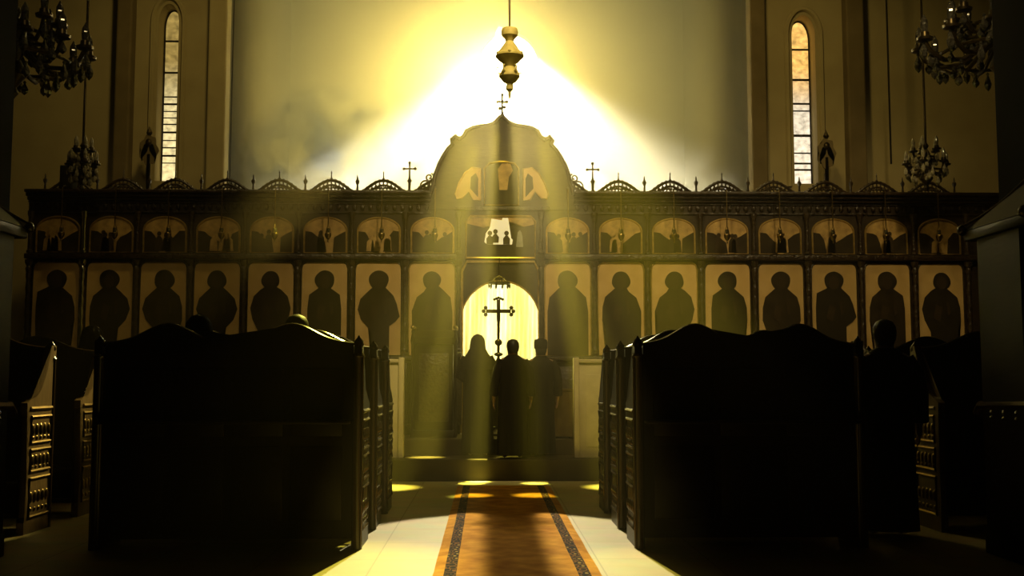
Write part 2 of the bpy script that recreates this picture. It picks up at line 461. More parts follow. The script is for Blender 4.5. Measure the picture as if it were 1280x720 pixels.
# ------------------------------------------------------------------ iconostasis
D = 16.0
def X(px): return ax(px, D)
def Z(py): return az(py, D, 640)
BAYS = [67.5 + 67.5 * k - .5 for k in range(8)] + [710 + 67 * k for k in range(8)]
iy = thing('iconostasis', (AX, D, PZ), 'long dark carved wooden icon screen with crested top spanning the church', 'icon screen')
xl, xr = X(28), X(1262)
dx0, dx1 = X(575), X(676)
zsp, ztop = Z(402), Z(351)
ztopb = az(240, 16.1)
w = MB().box(xl, dx0, D, D + .2, PZ, ztopb)
w.build('screen_board', 'screen', iy, False, True)
MB().box(dx1, xr, D, D + .2, PZ, ztopb).build('screen_board', 'screen', iy, False, True)
w = MB().archboard(dx0, dx1, zsp, ztop, ztopb, D, D + .2, 24)
w.build('doorway_arch', 'screen', iy, False, True)
# base plinth, ledge, cornices (each left and right of the door)
for a, b in ((xl, dx0 - .06), (dx1 + .06, xr)):
    MB().box(a, b, D - .16, D, PZ, PZ + .14, .015).build('plinth', 'carve', iy, True, True)
    c = MB().box(a, b, D - .14, D, Z(450), Z(446), .01); c.box(a, b, D - .10, D, Z(453), Z(450), .008)
    c.build('ledge', 'carve', iy, True, True)
    c = MB().box(a, b, D - .12, D, Z(325.5), Z(319), .01)
    c.build('middle_cornice', 'carve', iy, True, True)
for a, b, n_ in ((xl, X(537), 50), (X(718), xr, 54)):
    cx = MB().box(a, b, D - .2, D + .42, Z(245), Z(241), .012); cx.box(a, b, D - .14, D, Z(249), Z(245), .01); cx.box(a, b, D - .08, D, Z(253), Z(249), .01)
    cx.build('top_cornice', 'carve', iy, True, True)
    fz = MB()
    for k in range(n_):
        x = a + (b - a) * (k + .5) / n_
        fz.ball((x, D - .02, Z(260)), (.035, .03, .05), 8, 5)
    for zz in (266.5, 254.5): fz.box(a, b, D - .03, D, Z(zz) - .012, Z(zz) + .012)
    fz.build('carved_frieze', 'carve', iy, True, True)
cx = MB().box(X(568), X(687), D - .10, D, Z(264), Z(259.5), .01); cx.build('dome_cornice', 'carve', iy, True, True)
# columns between the bays
colx = [BAYS[0] - 33.7] + [(BAYS[k] + BAYS[k + 1]) / 2 for k in range(7)] + [572.8, 676.4] + [(BAYS[k] + BAYS[k + 1]) / 2 for k in range(8, 15)] + [BAYS[15] + 33.5]
for i, px in enumerate(colx):
    x = X(px); c = MB()
    z0, z1 = Z(446), Z(326)
    h = z1 - z0
    c.box(x - .055, x + .055, D - .13, D - .02, PZ + .14, Z(454), .01)
    prof = [(.055, 0), (.055, .05), (.035, .07), (.045, .10), (.03, .13), (.034, .2)]
    prof += [(.034 + .006 * math.sin(k * 1.9), .2 + (h - .4) * k / 18) for k in range(19)]
    prof += [(.034, h - .2), (.048, h - .14), (.032, h - .1), (.055, h - .06), (.06, h - .01)]
    c.lathe(prof, (x, D - .075, z0), 10)
    z2, z3 = Z(318), Z(266); h2 = z3 - z2
    c.lathe([(.05, 0), (.05, .03), (.03, .05), (.034, .12), (.026, h2 * .5), (.03, h2 - .12), (.048, h2 - .06), (.05, h2 - .01)], (x, D - .06, z2), 10)
    o = c.build('column', 'silver' if i == 1 else 'carve', iy, True, True)  # bright glint on one wooden column put in as silver
# dado panels
for i, px in enumerate(BAYS):
    x = X(px); d = MB()
    d.box(x - .30, x + .30, D - .03, D - .002, PZ + .2, Z(458), .008)
    d.box(x - .22, x + .22, D - .045, D - .03, PZ + .28, Z(466), .01)
    d.build('dado_panel', 'carve', iy, True, True)
# crest arches of open filigree
CY = 16.32
for i, px in enumerate(BAYS):
    q = (px - 627) * .978 + 628.5
    x = ax(q, CY); hw = 33 * CY / F; zb_ = az(243, CY); hh = az(226.5, CY) - zb_
    c = MB()
    ogee = [(x + hw * t, CY, zb_ + hh * (math.cos(PI * t) * .5 + .5) ** .75) for t in [k / 12 - 1 for k in range(25)]]
    c.tube(ogee, .024, 6)
    c.tube([(p[0] * .72 + x * .28, CY, zb_ + (p[2] - zb_) * .66) for p in ogee], .015, 5)
    c.tube([(x - hw, CY, zb_ + .01), (x + hw, CY, zb_ + .01)], .014, 5)
    for k in range(-5, 6):
        t = k / 6.5
        ht = hh * (math.cos(PI * t) * .5 + .5) ** .75
        c.tube([(x + hw * t * .8, CY, zb_), (x + hw * t, CY, zb_ + ht)], .012, 4)
        if abs(k) < 5:
            rr = .030 - .003 * abs(k)
            c.tube([(x + hw * t * .9 + rr * math.cos(a), CY, zb_ + ht * .55 + rr * math.sin(a)) for a in [2 * PI * j / 8 for j in range(8)]], .012, 4, True)
        c.ball((x + hw * t, CY, zb_ + ht + .012), .022, 6, 4)
    c.lathe([(.02, 0), (.028, .02), (.012, .04), (.008, .10), (.012, .12), (.002, .15)], (x, CY, zb_ + hh), 8)
    c.build('crest_arch', 'carve', iy, True, True)
# finials and two taller crosses between the crest arches
fin = []
for k in range(7): fin.append((BAYS[k] + BAYS[k + 1]) / 2)
for k in range(8, 15): fin.append((BAYS[k] + BAYS[k + 1]) / 2)
fin += [BAYS[0] - 34, BAYS[15] + 33.5]
for i, px in enumerate(fin):
    q = (px - 627) * .978 + 628.5
    x = ax(q, CY); zb_ = az(242, CY)
    tall = i in (6, 7)
    c = MB()
    if tall:
        z1 = az(204, CY); h = z1 - zb_
        c.lathe([(.04, 0), (.045, .03), (.02, .06), (.022, .16), (.04, .19), (.02, .22), (.013, .26), (.011, h * .75)], (x, CY, zb_), 8)
        zz = zb_ + h * .80
        c.box(x - .012, x + .012, CY - .01, CY + .01, zb_ + h * .6, z1); c.box(x - .085, x + .085, CY - .01, CY + .01, zz - .012, zz + .012)
        for p in ((x - .085, zz), (x + .085, zz), (x, z1)): c.ball((p[0], CY, p[1]), .024, 8, 6)
    else:
        z1 = az(219, CY); h = z1 - zb_
        c.lathe([(.035, 0), (.04, .03), (.018, .05), (.014, h * .45), (.03, h * .55), (.034, h * .65), (.014, h * .75), (.01, h * .9), (.002, h)], (x, CY, zb_), 8)
    c.build('cross_finial' if tall else 'finial', 'carve', iy, True, True)
# the domed centrepiece
DY = 15.96
dome = [(536, 262), (536, 244), (540, 232), (543, 218), (547, 206), (553, 195), (559, 186), (564, 181), (563, 175), (568, 171), (573, 175), (579, 170), (582, 164),
        (590, 160), (600, 158), (610, 157), (617, 154), (622, 149), (627, 145), (632, 149), (637, 154), (646, 157), (656, 158), (666, 160), (673, 164), (676, 170),
        (682, 175), (688, 171), (692, 176), (690, 181), (696, 187), (702, 196), (708, 207), (712, 219), (715, 232), (718, 244), (719, 262)]
dpts = [(ax(a, DY), az(b, DY)) for a, b in dome]
MB().prism(list(reversed(dpts)), DY, DY + .24).build('domed_pediment', 'screen', iy, False, True)
e = MB(); inner = dpts[1:-1]
e.tube([(a, DY - .01, z) for a, z in inner], .03, 6)
for i in range(0, len(inner) - 1):
    a0, z0 = inner[i]; a1, z1 = inner[i + 1]
    for t in (0, .5): e.ball((a0 + (a1 - a0) * t, DY, z0 + (z1 - z0) * t + .012), .026, 6, 5)
e.build('carved_edge', 'carve', iy, True, True)
for s in (-1, 1):
    c = MB()
    cx0 = ax(627 + s * 96, CY)
    for j, (ox, oz, rr) in enumerate(((0, 232, .13), (6, 240, .10), (-4, 222, .07))):
        x0 = cx0 + s * ox * .012; z0 = az(oz, CY)
        sp = [(x0 + s * rr * (1 - .75 * k / 22) * math.cos(k * .42 + 2), CY, z0 + rr * (1 - .75 * k / 22) * math.sin(k * .42 + 2)) for k in range(23)]
        c.tube(sp, .014, 5)
    c.build('scroll_ornament', 'carve', iy, True, True)
c = MB(); x = ax(627.5, 16.1); zb_ = az(150, 16.1); z1 = az(119, 16.1); h = z1 - zb_
c.lathe([(.06, 0), (.05, .05), (.022, .09), (.016, .14)], (x, 16.08, zb_), 10)
c.box(x - .016, x + .016, 16.07, 16.09, zb_ + .1, z1); zz = zb_ + h * .72
c.box(x - .07, x + .07, 16.07, 16.09, zz - .014, zz + .014)
for p in ((x - .07, zz), (x + .07, zz), (x, z1), (x - .035, zb_ + h * .45), (x + .035, zb_ + h * .5)): c.ball((p[0], 16.08, p[1]), .028, 8, 6)
c.build('crowning_cross', 'carve', iy, True, True)
for a, b in ((dx0 + .01, (dx0 + dx1) / 2 - .006), ((dx0 + dx1) / 2 + .006, dx1 - .01)):
    zt = Z(474)
    pr = [(a, PZ + .02), (b, PZ + .02)] + [(b + (a - b) * k / 10, zt + .05 * math.sin(PI * k / 10)) for k in range(11)]
    o = MB().prism(pr, D + .06, D + .11).build('low_door', 'screen', iy, False, True)
    c = MB()
    for z0, z1 in ((PZ + .1, PZ + .48), (PZ + .56, zt - .06)):
        c.tube([(a + .07, D + .055, z0), (b - .07, D + .055, z0), (b - .07, D + .055, z1), (a + .07, D + .055, z1)], .012, 5, True)
        c.ball(((a + b) / 2, D + .058, (z0 + z1) / 2), (.09, .02, .10), 10, 6)
    c = c.build('door_carving', 'carve', None, True); c.data.transform(Matrix.Translation(-iy.location)); c.parent = o
# gilt mouldings round the doorway
c = MB()
fr = [(X(577), PZ + .02), (X(577), Z(340)), (X(583), Z(327.5)), (X(668), Z(327.5)), (X(674), Z(340)), (X(674), PZ + .02)]
c.tube([(a, D - .03, z) for a, z in fr], .022, 6)
c.tube([(a, D - .02, z) for a, z in arch_pts(dx0 + .01, dx1 - .01, zsp, ztop - .005, 24)], .013, 6)
c.build('doorway_moulding', 'gilt', iy, True, True)

# ------------------------------------------------------------------ icons
S = D / F                                             # metres per pixel on the screen
BODY = {
    'A': [(5, 358), (12, 364), (20, 371), (23.5, 384), (24, 400), (20, 412), (20, 445)],
    'B': [(5, 358), (13, 365), (22, 374), (25.5, 387), (21, 400), (12, 410), (7, 418), (9, 445)],
    'C': [(6, 358), (14, 362), (22.5, 366), (24, 384), (24, 402), (22, 445)],
    'D': [(5, 359), (12, 364), (19, 369), (21, 386), (21, 445)],
    'E': [(5, 358), (13, 363), (21, 371), (25, 386), (22, 400), (15, 414), (12, 445)],
    'F': [(6, 357), (12, 363), (19, 370), (23, 380), (27, 396), (22, 402), (14, 408), (14, 445)],
    'G': [(6, 356), (13, 362), (23, 372), (25.5, 390), (25.5, 445)],
    'H': [(5, 357), (10, 365), (19, 372), (25, 389), (22, 396), (24, 410), (24, 445)],
}
kinds = [('C', 'A'), ('A', 'B'), ('B', 'A'), ('B', 'B'), ('E', 'E'), ('D', 'D'), ('B', 'F'), ('H', 'G'),
         ('G', 'G'), ('A', 'H'), ('H', 'E'), ('D', 'A'), ('A', 'A'), ('C', 'F'), ('A', 'D'), ('E', 'A')]
WORD = ['outermost', 'second from outside', 'third from outside', 'fourth from outside', 'fourth from doorway', 'third from doorway', 'second from doorway', 'beside doorway']
yi = D - .004


def lower_icon(i, px):
    side = 'left' if i < 8 else 'right'
    wd = WORD[i] if i < 8 else WORD[15 - i]
    head = ['broad square shoulders', 'drooping left shoulder', 'sloping shoulders', 'robe tapering to a point', 'open split robe', 'narrow upright robe', 'flared short cloak', 'wide cloak'] + \
           ['full straight mantle', 'bent right elbow', 'bell shaped cloak', 'narrow left shoulder', 'even rounded shoulders', 'square corner at the shoulder', 'slim straight right side', 'tapering left side']
    x = X(px)
    t = thing('saint_icon', (x, yi, Z(445)), 'lower row gold icon, saint with %s, %s, %s wing' % (head[i], wd, side), 'icon', 'tall saint icons in the lower row')
    hw = 29 * S; zt = Z(328); zb_ = Z(444.5)
    out = [(x - hw, zb_), (x + hw, zb_), (x + hw, zt - .10), (x + hw - .02, zt - .04), (x + hw - .075, zt), (x - hw + .075, zt), (x - hw + .02, zt - .04), (x - hw, zt - .10)]
    MB().prism(out, yi - .022, yi).build('gilded_ground', 'goldleaf', t, False, True)
    MB().tube([(a, yi - .024, z) for a, z in out], .013, 6, True).build('frame', 'gilt' if i in (7, 8, 9, 10) else 'carve', t, True, True)
    f = MB(); y0, y1 = yi - .031, yi - .022
    rng = random.Random(i)
    hx = x + rng.uniform(-.012, .012)
    hr = 11.2 + rng.uniform(-.6, .9)
    f.prism([(hx + hr * S * math.cos(a) * (1.04 + .05 * math.sin(3 * a + i)), Z(351) + hr * 1.06 * S * math.sin(a)) for a in [2 * PI * k / 24 for k in range(24)]], y0 - .001, y1)
    lk, rk = BODY[kinds[i][0]], BODY[kinds[i][1]]
    pts = [(x - a * S, Z(b)) for a, b in lk] + [(x + a * S, Z(b)) for a, b in reversed(rk)]
    f.prism(pts, y0, y1)
    f.build('painted_saint', 'robe' if i % 2 else 'robe2', t, False, True)
    g = MB()
    g.prism([(hx + 6.5 * S * math.cos(a), Z(353) + 8.5 * S * math.sin(a)) for a in [2 * PI * k / 18 for k in range(18)]], y0 - .004, y0 - .001)
    g.build('painted_face', 'flesh_paint', t, False, True)
    g = MB()
    g.prism([(x - 11 * S, Z(398)), (x - 3 * S, Z(402)), (x + 1 * S, Z(384)), (x - 7 * S, Z(380))], y0 - .004, y0)      # a held book
    g.prism([(x + 8 * S, Z(394)), (x + 11 * S, Z(391)), (x + 9 * S, Z(376)), (x + 6 * S, Z(377))], y0 - .004, y0)     # a raised hand
    g.build('painted_book_and_hand', 'flesh_paint', t, False, True)
    return t


def upper_icon(i, px):
    side = 'left' if i < 8 else 'right'
    wd = WORD[i] if i < 8 else WORD[15 - i]
    x = X(px)
    t = thing('feast_icon', (x, yi, Z(317)), 'small arched gilt feast scene icon, upper row, %s, %s wing' % (wd, side), 'icon', 'arched feast icons in the upper row')
    hw = 26.5 * S; zb_ = Z(317); zs = Z(289); zt = Z(273)
    arc = arch_pts(x - hw, x + hw, zs, zt, 18)
    MB().prism([(x - hw, zb_), (x + hw, zb_)] + arc, yi - .02, yi).build('gilded_ground', 'goldleaf2', t, False, True)
    fr = [(x - hw, yi - .022, zb_)] + [(a, yi - .022, z) for a, z in reversed(arc)] + [(x + hw, yi - .022, zb_)]
    MB().tube(fr, .015, 6).build('frame', 'gilt', t, True, True)
    rng = random.Random(100 + i)
    f = MB(); y0, y1 = yi - .028, yi - .02
    # dark rocks or walls left and right, figures before them, a gold sky above
    mw = rng.uniform(-6, 6)
    f.prism([(x - 25 * S, Z(316)), (x + (mw - 3) * S, Z(316)), (x + (mw - 5) * S, Z(303)), (x - 12 * S, Z(296 + rng.uniform(-3, 3))), (x - 17 * S, Z(291)), (x - 25 * S, Z(290))], y0, y1)
    f.prism([(x + (mw + 5) * S, Z(316)), (x + 25 * S, Z(316)), (x + 25 * S, Z(290)), (x + 18 * S, Z(292 + rng.uniform(-3, 3))), (x + 11 * S, Z(298)), (x + (mw + 6) * S, Z(304))], y0, y1)
    f.build('painted_scene', 'robe2', t, False, True)
    g = MB()
    for k in range(rng.choice((2, 3, 4))):
        fx = rng.uniform(-17, 17); fz_ = rng.uniform(291, 297)
        g.prism([(x + (fx + 2.6 * math.cos(a)) * S, Z(fz_ + 2.8 * math.sin(a))) for a in [-2 * PI * q / 12 for q in range(12)]], y0 - .004, y0 - .0005)
        g.prism([(x + (fx - 5) * S, Z(315)), (x + (fx + 5) * S, Z(315)), (x + (fx + 4) * S, Z(fz_ + 6)), (x + (fx + 1.5) * S, Z(fz_ + 3)), (x + (fx - 1.5) * S, Z(fz_ + 3)), (x + (fx - 4) * S, Z(fz_ + 6))], y0 - .003, y0)
    g.build('painted_figures', 'goldleaf2' if i % 3 == 0 else 'flesh_paint', t, False, True)
    return t


for i, px in enumerate(BAYS):
    lower_icon(i, px); upper_icon(i, px)

# icon above the doorway
yc = D - .004
t = thing('supper_icon', (AX, yc, Z(323)), 'wide gilt icon of a bright white table scene above the doorway', 'icon')
x0, x1 = X(582), X(669)
MB().box(x0, x1, yc - .03, yc, Z(323), Z(271)).build('gilded_ground', 'robe2', t, False, True)
MB().tube([(x0, yc - .032, Z(323)), (x0, yc - .032, Z(277)), (X(587), yc - .032, Z(271)), (X(664), yc - .032, Z(271)), (x1, yc - .032, Z(277)), (x1, yc - .032, Z(323))], .02, 6, True).build('frame', 'gilt', t, True, True)
g = MB()
g.prism([(X(583), Z(273)), (X(668), Z(273)), (X(668), Z(281)), (X(655), Z(284)), (X(640), Z(278)), (X(620), Z(278)), (X(604), Z(285)), (X(583), Z(280))][::-1], yc - .036, yc - .03)
g.build('painted_sky', 'goldleaf2', t, False, True)
g = MB()
g.prism([(X(a), Z(b)) for a, b in ((605, 303), (609, 306), (640, 306), (641, 300), (637, 297), (635, 273), (628, 273), (627, 276), (614, 274), (612, 285), (607, 292))], yc - .040, yc - .03)
g.build('painted_table_cloth', 'glow_white_paint', t, False, True)
g = MB()
for fx, fy in ((612, 292), (619, 290), (633, 292), (590, 291), (598, 294), (655, 293), (662, 292)):
    g.prism([(X(fx + 3 * math.cos(a)), Z(fy - 3 * math.sin(a))) for a in [2 * PI * q / 12 for q in range(12)]], yc - .044, yc - .0405)
    g.prism([(X(fx - 4), Z(fy + 14)), (X(fx + 4), Z(fy + 14)), (X(fx + 4.5), Z(fy + 7)), (X(fx + 1.5), Z(fy + 3)), (X(fx - 1.5), Z(fy + 3)), (X(fx - 4.5), Z(fy + 7))], yc - .043, yc - .036)
g.build('painted_figures', 'flesh_paint', t, False, True)
g = MB()
g.prism([(X(a), Z(b)) for a, b in ((645, 309), (654, 309), (653, 293), (650, 288), (647, 291))], yc - .044, yc - .03)
g.build('painted_grey_figure', 'blue_paint', t, False, True)

# icons in the dome
yd = DY - .004
def ZD(b): return az(b, yd)
def XD(a): return ax(a, yd)
t = thing('centre_icon', (XD(627), yd, ZD(258)), 'upright gilt framed icon in the middle of the domed pediment', 'icon')
out = [(XD(605), ZD(257)), (XD(648), ZD(257)), (XD(648), ZD(211)), (XD(643), ZD(205)), (XD(630), ZD(203)), (XD(624), ZD(203)), (XD(611), ZD(205)), (XD(605), ZD(211))]
MB().prism(out, yd - .03, yd).build('dark_ground', 'robe2', t, False, True)
MB().tube([(a, yd - .032, z) for a, z in out], .018, 6, True).build('frame', 'gilt', t, True, True)
g = MB().prism([(XD(a), ZD(b)) for a, b in ((624, 238), (634, 238), (636, 222), (641, 214), (638, 205), (627, 205), (622, 212))], yd - .036, yd - .03)
g.build('painted_figure', 'goldleaf2', t, False, True)
for s, nm in ((-1, 'left'), (1, 'right')):
    t = thing('dome_side_icon', (XD(627 + s * 42), yd, ZD(250)), 'leaf shaped gilt icon in the domed pediment, %s of the upright centre icon' % nm, 'icon', 'leaf shaped icons in the dome')
    q = [(27, 251), (27, 211), (38, 210), (47, 217), (54, 229), (59, 243), (57, 249), (50, 248), (42, 240), (36, 250)]
    if s < 0: out = [(XD(627 - a), ZD(b)) for a, b in q]
    else: out = [(XD(627 + a), ZD(b)) for a, b in reversed(q)]
    MB().prism(out, yd - .03, yd).build('gilded_ground', 'goldleaf', t, False, True)
    MB().tube([(a, yd - .031, z) for a, z in out], .011, 6, True).build('frame', 'gilt', t, True, True)
    g = MB().prism([(XD(627 + s * a), ZD(b)) for a, b in ((30, 247), (40, 236), (39, 222), (33, 217), (30, 224))], yd - .035, yd - .03)
    g.build('painted_figure', 'robe2', t, False, True)

# hanging oil lamps before the upper icons
LY = D - .30
def oil_lamp():
    t = thing('hanging_oil_lamp', (0, LY, 0), 'x', 'oil lamp', 'oil lamps hanging before the upper icons')
    z0 = az(296, LY); zt = az(236, LY)
    MB().tube([(0, LY, az(281, LY)), (0, LY, zt)], .0085, 6).build('cord', 'brass', t, True, True)
    MB().tube([(0, LY, zt), (0, LY + .08, zt + .035), (0, LY + .15, zt + .022)], .012, 6).build('bracket', 'oldbrass', t, True, True)
    c = MB().lathe([(.004, -.09), (.012, -.07), (.008, -.055), (.03, -.03), (.045, 0), (.05, .03), (.045, .045), (.03, .05)], (0, LY, z0), 14)
    c.build('bowl', 'brass', t, True, True)
    c = MB()
    for k in range(3):
        a = 2 * PI * k / 3 + .5
        c.tube([(.045 * math.cos(a), LY + .045 * math.sin(a), z0 + .04), (.03 * math.cos(a), LY + .03 * math.sin(a), z0 + .11), (0, LY, az(281, LY))], .004, 4)
    c.build('chains', 'brass', t, True, True)
    MB().lathe([(.02, 0), (.028, .04), (.024, .07)], (0, LY, z0 + .045), 10).build('glass_cup', 'crystal', t, True, True)
    return t
proto = oil_lamp()
for i, px in enumerate(BAYS):
    o = proto if i == 0 else copy_tree(proto)
    o.location.x = ax(px + (3 if i < 8 else 1), LY)
    side = 'left' if i < 8 else 'right'
    o['label'] = 'thin corded brass oil lamp hung before the upper icon %s, %s wing' % (WORD[i] if i < 8 else WORD[15 - i], side)

# ------------------------------------------------------------------ curtain, cross, lamp in the doorway
t = thing('curtain', (AX, D + .45, PZ), 'pale cream pleated curtain glowing behind the central doorway', 'curtain')
cm = curtain_mat(); rows = 14; cols = 90; vs = []; fs = []
ca, cb = X(560), X(690)
for r in range(rows + 1):
    for c_ in range(cols + 1):
        u = c_ / cols; zz = PZ + .02 + (3.15 - PZ) * r / rows
        vs.append((ca + (cb - ca) * u, D + .45 + .035 * math.sin(u * 70 + .6 * math.sin(r * .35)) + .015 * math.sin(u * 23 + r * .2), zz))
for r in range(rows):
    for c_ in range(cols):
        i0 = r * (cols + 1) + c_; fs.append((i0, i0 + 1, i0 + cols + 2, i0 + cols + 1))
MB().add(vs, fs).build('pleated_cloth', cm, t, True, True)
MB().tube([(ca - .1, D + .45, 3.16), (cb + .1, D + .45, 3.16)], .02, 8).build('curtain_rail', 'brass', t, True, True)

CRY = 15.56
x = ax(623, CRY)
t = thing('processional_cross', (x, CRY, PZ), 'tall thin metal cross on a pole standing before the curtain', 'cross')
def ZC(b): return az(b, CRY)
c = MB().lathe([(.17, 0), (.17, .03), (.1, .05), (.04, .09), (.03, .14)], (x, CRY, PZ), 16)
c.build('base', 'oldbrass', t, True, True)
c = MB().tube([(x, CRY, PZ + .1), (x, CRY, ZC(400))], .020, 8); c.build('pole', 'oldbrass', t, True, True)
c = MB()
for b_, rr, hh in ((428, .055, .05), (443, .065, .03), (452, .04, .06)): c.ball((x, CRY, ZC(b_)), (rr, rr, hh), 12, 8)
c.build('knop', 'oldbrass', t, True, True)
MB().ball((x + .015, CRY, ZC(471)), (.05, .05, .04), 12, 8).build('bright_knop', 'silver', t, True, True)
c = MB()
c.box(x - .026, x + .026, CRY - .015, CRY + .015, ZC(402), ZC(374), .005); zc = ZC(389)
c.box(x - 15.5 * CRY / F, x + 15.5 * CRY / F, CRY - .015, CRY + .015, zc - .026, zc + .026, .005)
for s in (-1, 1):
    xx = x + s * 16 * CRY / F
    for dz in (-.05, 0, .05): c.ball((xx + s * (.03 if dz == 0 else .0), CRY, zc + dz), .03, 8, 6)
for dx in (-.06, -.03, 0, .03, .06): c.ball((x + dx, CRY, ZC(376) + .03 * (1 - abs(dx) * 14) + .015), .02, 8, 6)
c.build('cross_head', 'oldbrass', t, True, True)

LDY = 15.75
x = ax(624, LDY)
t = thing('doorway_lamp', (x, LDY, az(350, LDY)), 'small ornate crown shaped lamp hanging in the top of the doorway arch', 'hanging lamp')
z0 = az(354, LDY)
MB().tube([(x, LDY, z0), (x, LDY, az(322, LDY)), (x, LDY + .13, az(322, LDY))], .006, 6).build('cord', 'oldbrass', t, True, True)
c = MB()
c.tube([(x + .15 * math.cos(a), LDY + .15 * math.sin(a), z0) for a in [2 * PI * k / 20 for k in range(20)]], .014, 6, True)
c.tube([(x + .07 * math.cos(a), LDY + .07 * math.sin(a), z0 + .07) for a in [2 * PI * k / 16 for k in range(16)]], .01, 6, True)
for k in range(10):
    a = 2 * PI * k / 10
    c.tube([(x + .15 * math.cos(a), LDY + .15 * math.sin(a), z0), (x + .07 * math.cos(a), LDY + .07 * math.sin(a), z0 + .07), (x, LDY, z0 + .11)], .006, 4)
c.build('crown_ring', 'oldbrass', t, True, True)
for k in range(10):
    a = 2 * PI * k / 10
    MB().lathe([(.003, 0), (.016, -.03), (.012, -.055), (.002, -.075)], (x + .15 * math.cos(a), LDY + .15 * math.sin(a), z0 - .005), 7).build('drop', 'crystal', t, True, True)

# ------------------------------------------------------------------ furniture on the chancel steps
t = thing('draped_table', (ax(671, 15.0), 15.0, PZ), 'low draped table standing before the doorway, right of the thin cross', 'table')
a, b = ax(625, 14.95), ax(717, 14.95); zt = az(486, 14.9)
MB().box(a - .02, b + .02, 14.75, 15.22, zt - .03, zt, .01).build('tabletop', 'altarcloth', t, True, True)
for xx in (a + .05, b - .05):
    for yy in (14.8, 15.17): MB().box(xx - .03, xx + .03, yy - .03, yy + .03, PZ, zt - .03, .006).build('leg', 'wood', t, True, True)
n_ = 160; ring = []
cc = [(a, 14.765), (b, 14.765), (b, 15.205), (a, 15.205)]
for k in range(4):
    p, q = cc[k], cc[(k + 1) % 4]
    for j in range(n_ // 4): ring.append((p[0] + (q[0] - p[0]) * j / (n_ // 4), p[1] + (q[1] - p[1]) * j / (n_ // 4)))
def rp(z, amp): return [((x_ - (a + b) / 2) * (1 + amp * .02 * math.sin(i * .9)) + (a + b) / 2, (y_ - 14.985) * (1 + amp * .05 * math.sin(i * .9)) + 14.985, z) for i, (x_, y_) in enumerate(ring)]
MB().loft([rp(zt - .035, 0), rp(zt - .15, .5), rp(PZ + .3, .9), rp(PZ + .03, 1.0)]).build('cloth_drape', 'altarcloth', t, True, True)

t = thing('icon_stand', (ax(543, 15.2), 15.2, PZ), 'dark carved icon stand with small bright knobs left of the doorway', 'icon stand')
a, b = ax(514, 15.2), ax(572, 15.2); zt = az(408, 15.1)
MB().box(a + .03, b - .03, 15.0, 15.4, PZ, PZ + .1, .01).build('base', 'wood', t, True, True)
MB().box(a + .06, b - .06, 15.04, 15.36, PZ + .1, zt - .25, .01).build('cabinet_body', 'wood', t, True, True)
MB().box(a + .12, b - .12, 15.025, 15.04, PZ + .22, zt - .38, .006).build('front_panel', 'carve', t, True, True)
MB().prism([(15.0, zt - .25), (15.4, zt - .25), (15.4, zt - .04), (15.0, zt - .16)], a + .03, b - .03, 'x').build('sloped_desk', 'wood', t, False, True)
for xx in (a + .03, b - .03):
    for yy in (15.0, 15.4):
        o = MB().lathe([(.025, 0), (.025, .02), (.015, .05), (.02, zt - .25 - PZ), (.028, zt - .2 - PZ), (.015, zt - .1 - PZ), (.02, zt - .06 - PZ)], (xx, yy, PZ), 10).build('corner_post', 'wood', t, True, True)
        MB().ball((xx, yy, zt - .02), .03, 10, 7).build('knob', 'brass', o, True, True) if False else None
        k_ = MB().ball((xx, yy, zt - .02), .03, 10, 7).build('knob', 'brass', None, True); k_.data.transform(Matrix.Translation(-t.location)); k_.parent = o

for nm, a, b in (('left of the aisle', ax(436, 14.45), ax(503, 14.45)), ('right of the aisle', ax(719, 14.45), ax(790, 14.45))):
    yy = 14.3
    t = thing('chancel_parapet', ((a + b) / 2, yy, .28), 'pale marble parapet slab standing on the lower step %s' % nm, 'parapet', 'marble parapets at the chancel steps')
    zt = az(449, yy)
    MB().box(a, b, yy - .04, yy + .06, .28, zt - .05, .008).build('slab', 'marble', t, True, True)
    MB().box(a - .02, b + .02, yy - .07, yy + .09, zt - .05, zt, .012).build('coping', 'marble', t, True, True)
    e_ = b if 'left' in nm else a
    MB().box(e_ - .035, e_ + .035, yy - .075, yy + .1, .28, zt + .02, .01).build('end_post', 'marble', t, True, True)
    m_ = MB().box(a + .12, b - .12, yy - .052, yy - .04, .42, zt - .2, .008); m_.build('sunk_panel', 'marble', t, True, True)

# ------------------------------------------------------------------ carpet
hw = (ax(683, 14) - ax(574, 14)) / 2; cxm = (ax(683, 14) + ax(574, 14)) / 2
t = thing('carpet_runner', (cxm, 8, 0), 'long orange aisle runner with dark patterned edge stripes', 'carpet')
c = MB(); NY = 60; NX = 12; vs = []; fs = []
for j in range(NY + 1):
    for i in range(NX + 1):
        u = -1 + 2 * i / NX; yy = 1.0 + (13.35 - 1.0) * j / NY
        vs.append((cxm + u * hw, yy, .014 + .003 * math.sin(yy * 5 + u) - (.010 if abs(u) == 1 else 0)))
for j in range(NY):
    for i in range(NX):
        q = j * (NX + 1) + i; fs.append((q, q + 1, q + NX + 2, q + NX + 1))
c.add(vs, fs).build('woven_field', carpet_mat(hw), t, True, True)
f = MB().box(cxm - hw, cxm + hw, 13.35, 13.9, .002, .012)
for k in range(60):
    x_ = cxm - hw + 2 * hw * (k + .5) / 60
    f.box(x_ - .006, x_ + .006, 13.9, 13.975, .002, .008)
f.build('painted_light_end', 'lit_carpet_end', t, False, True)

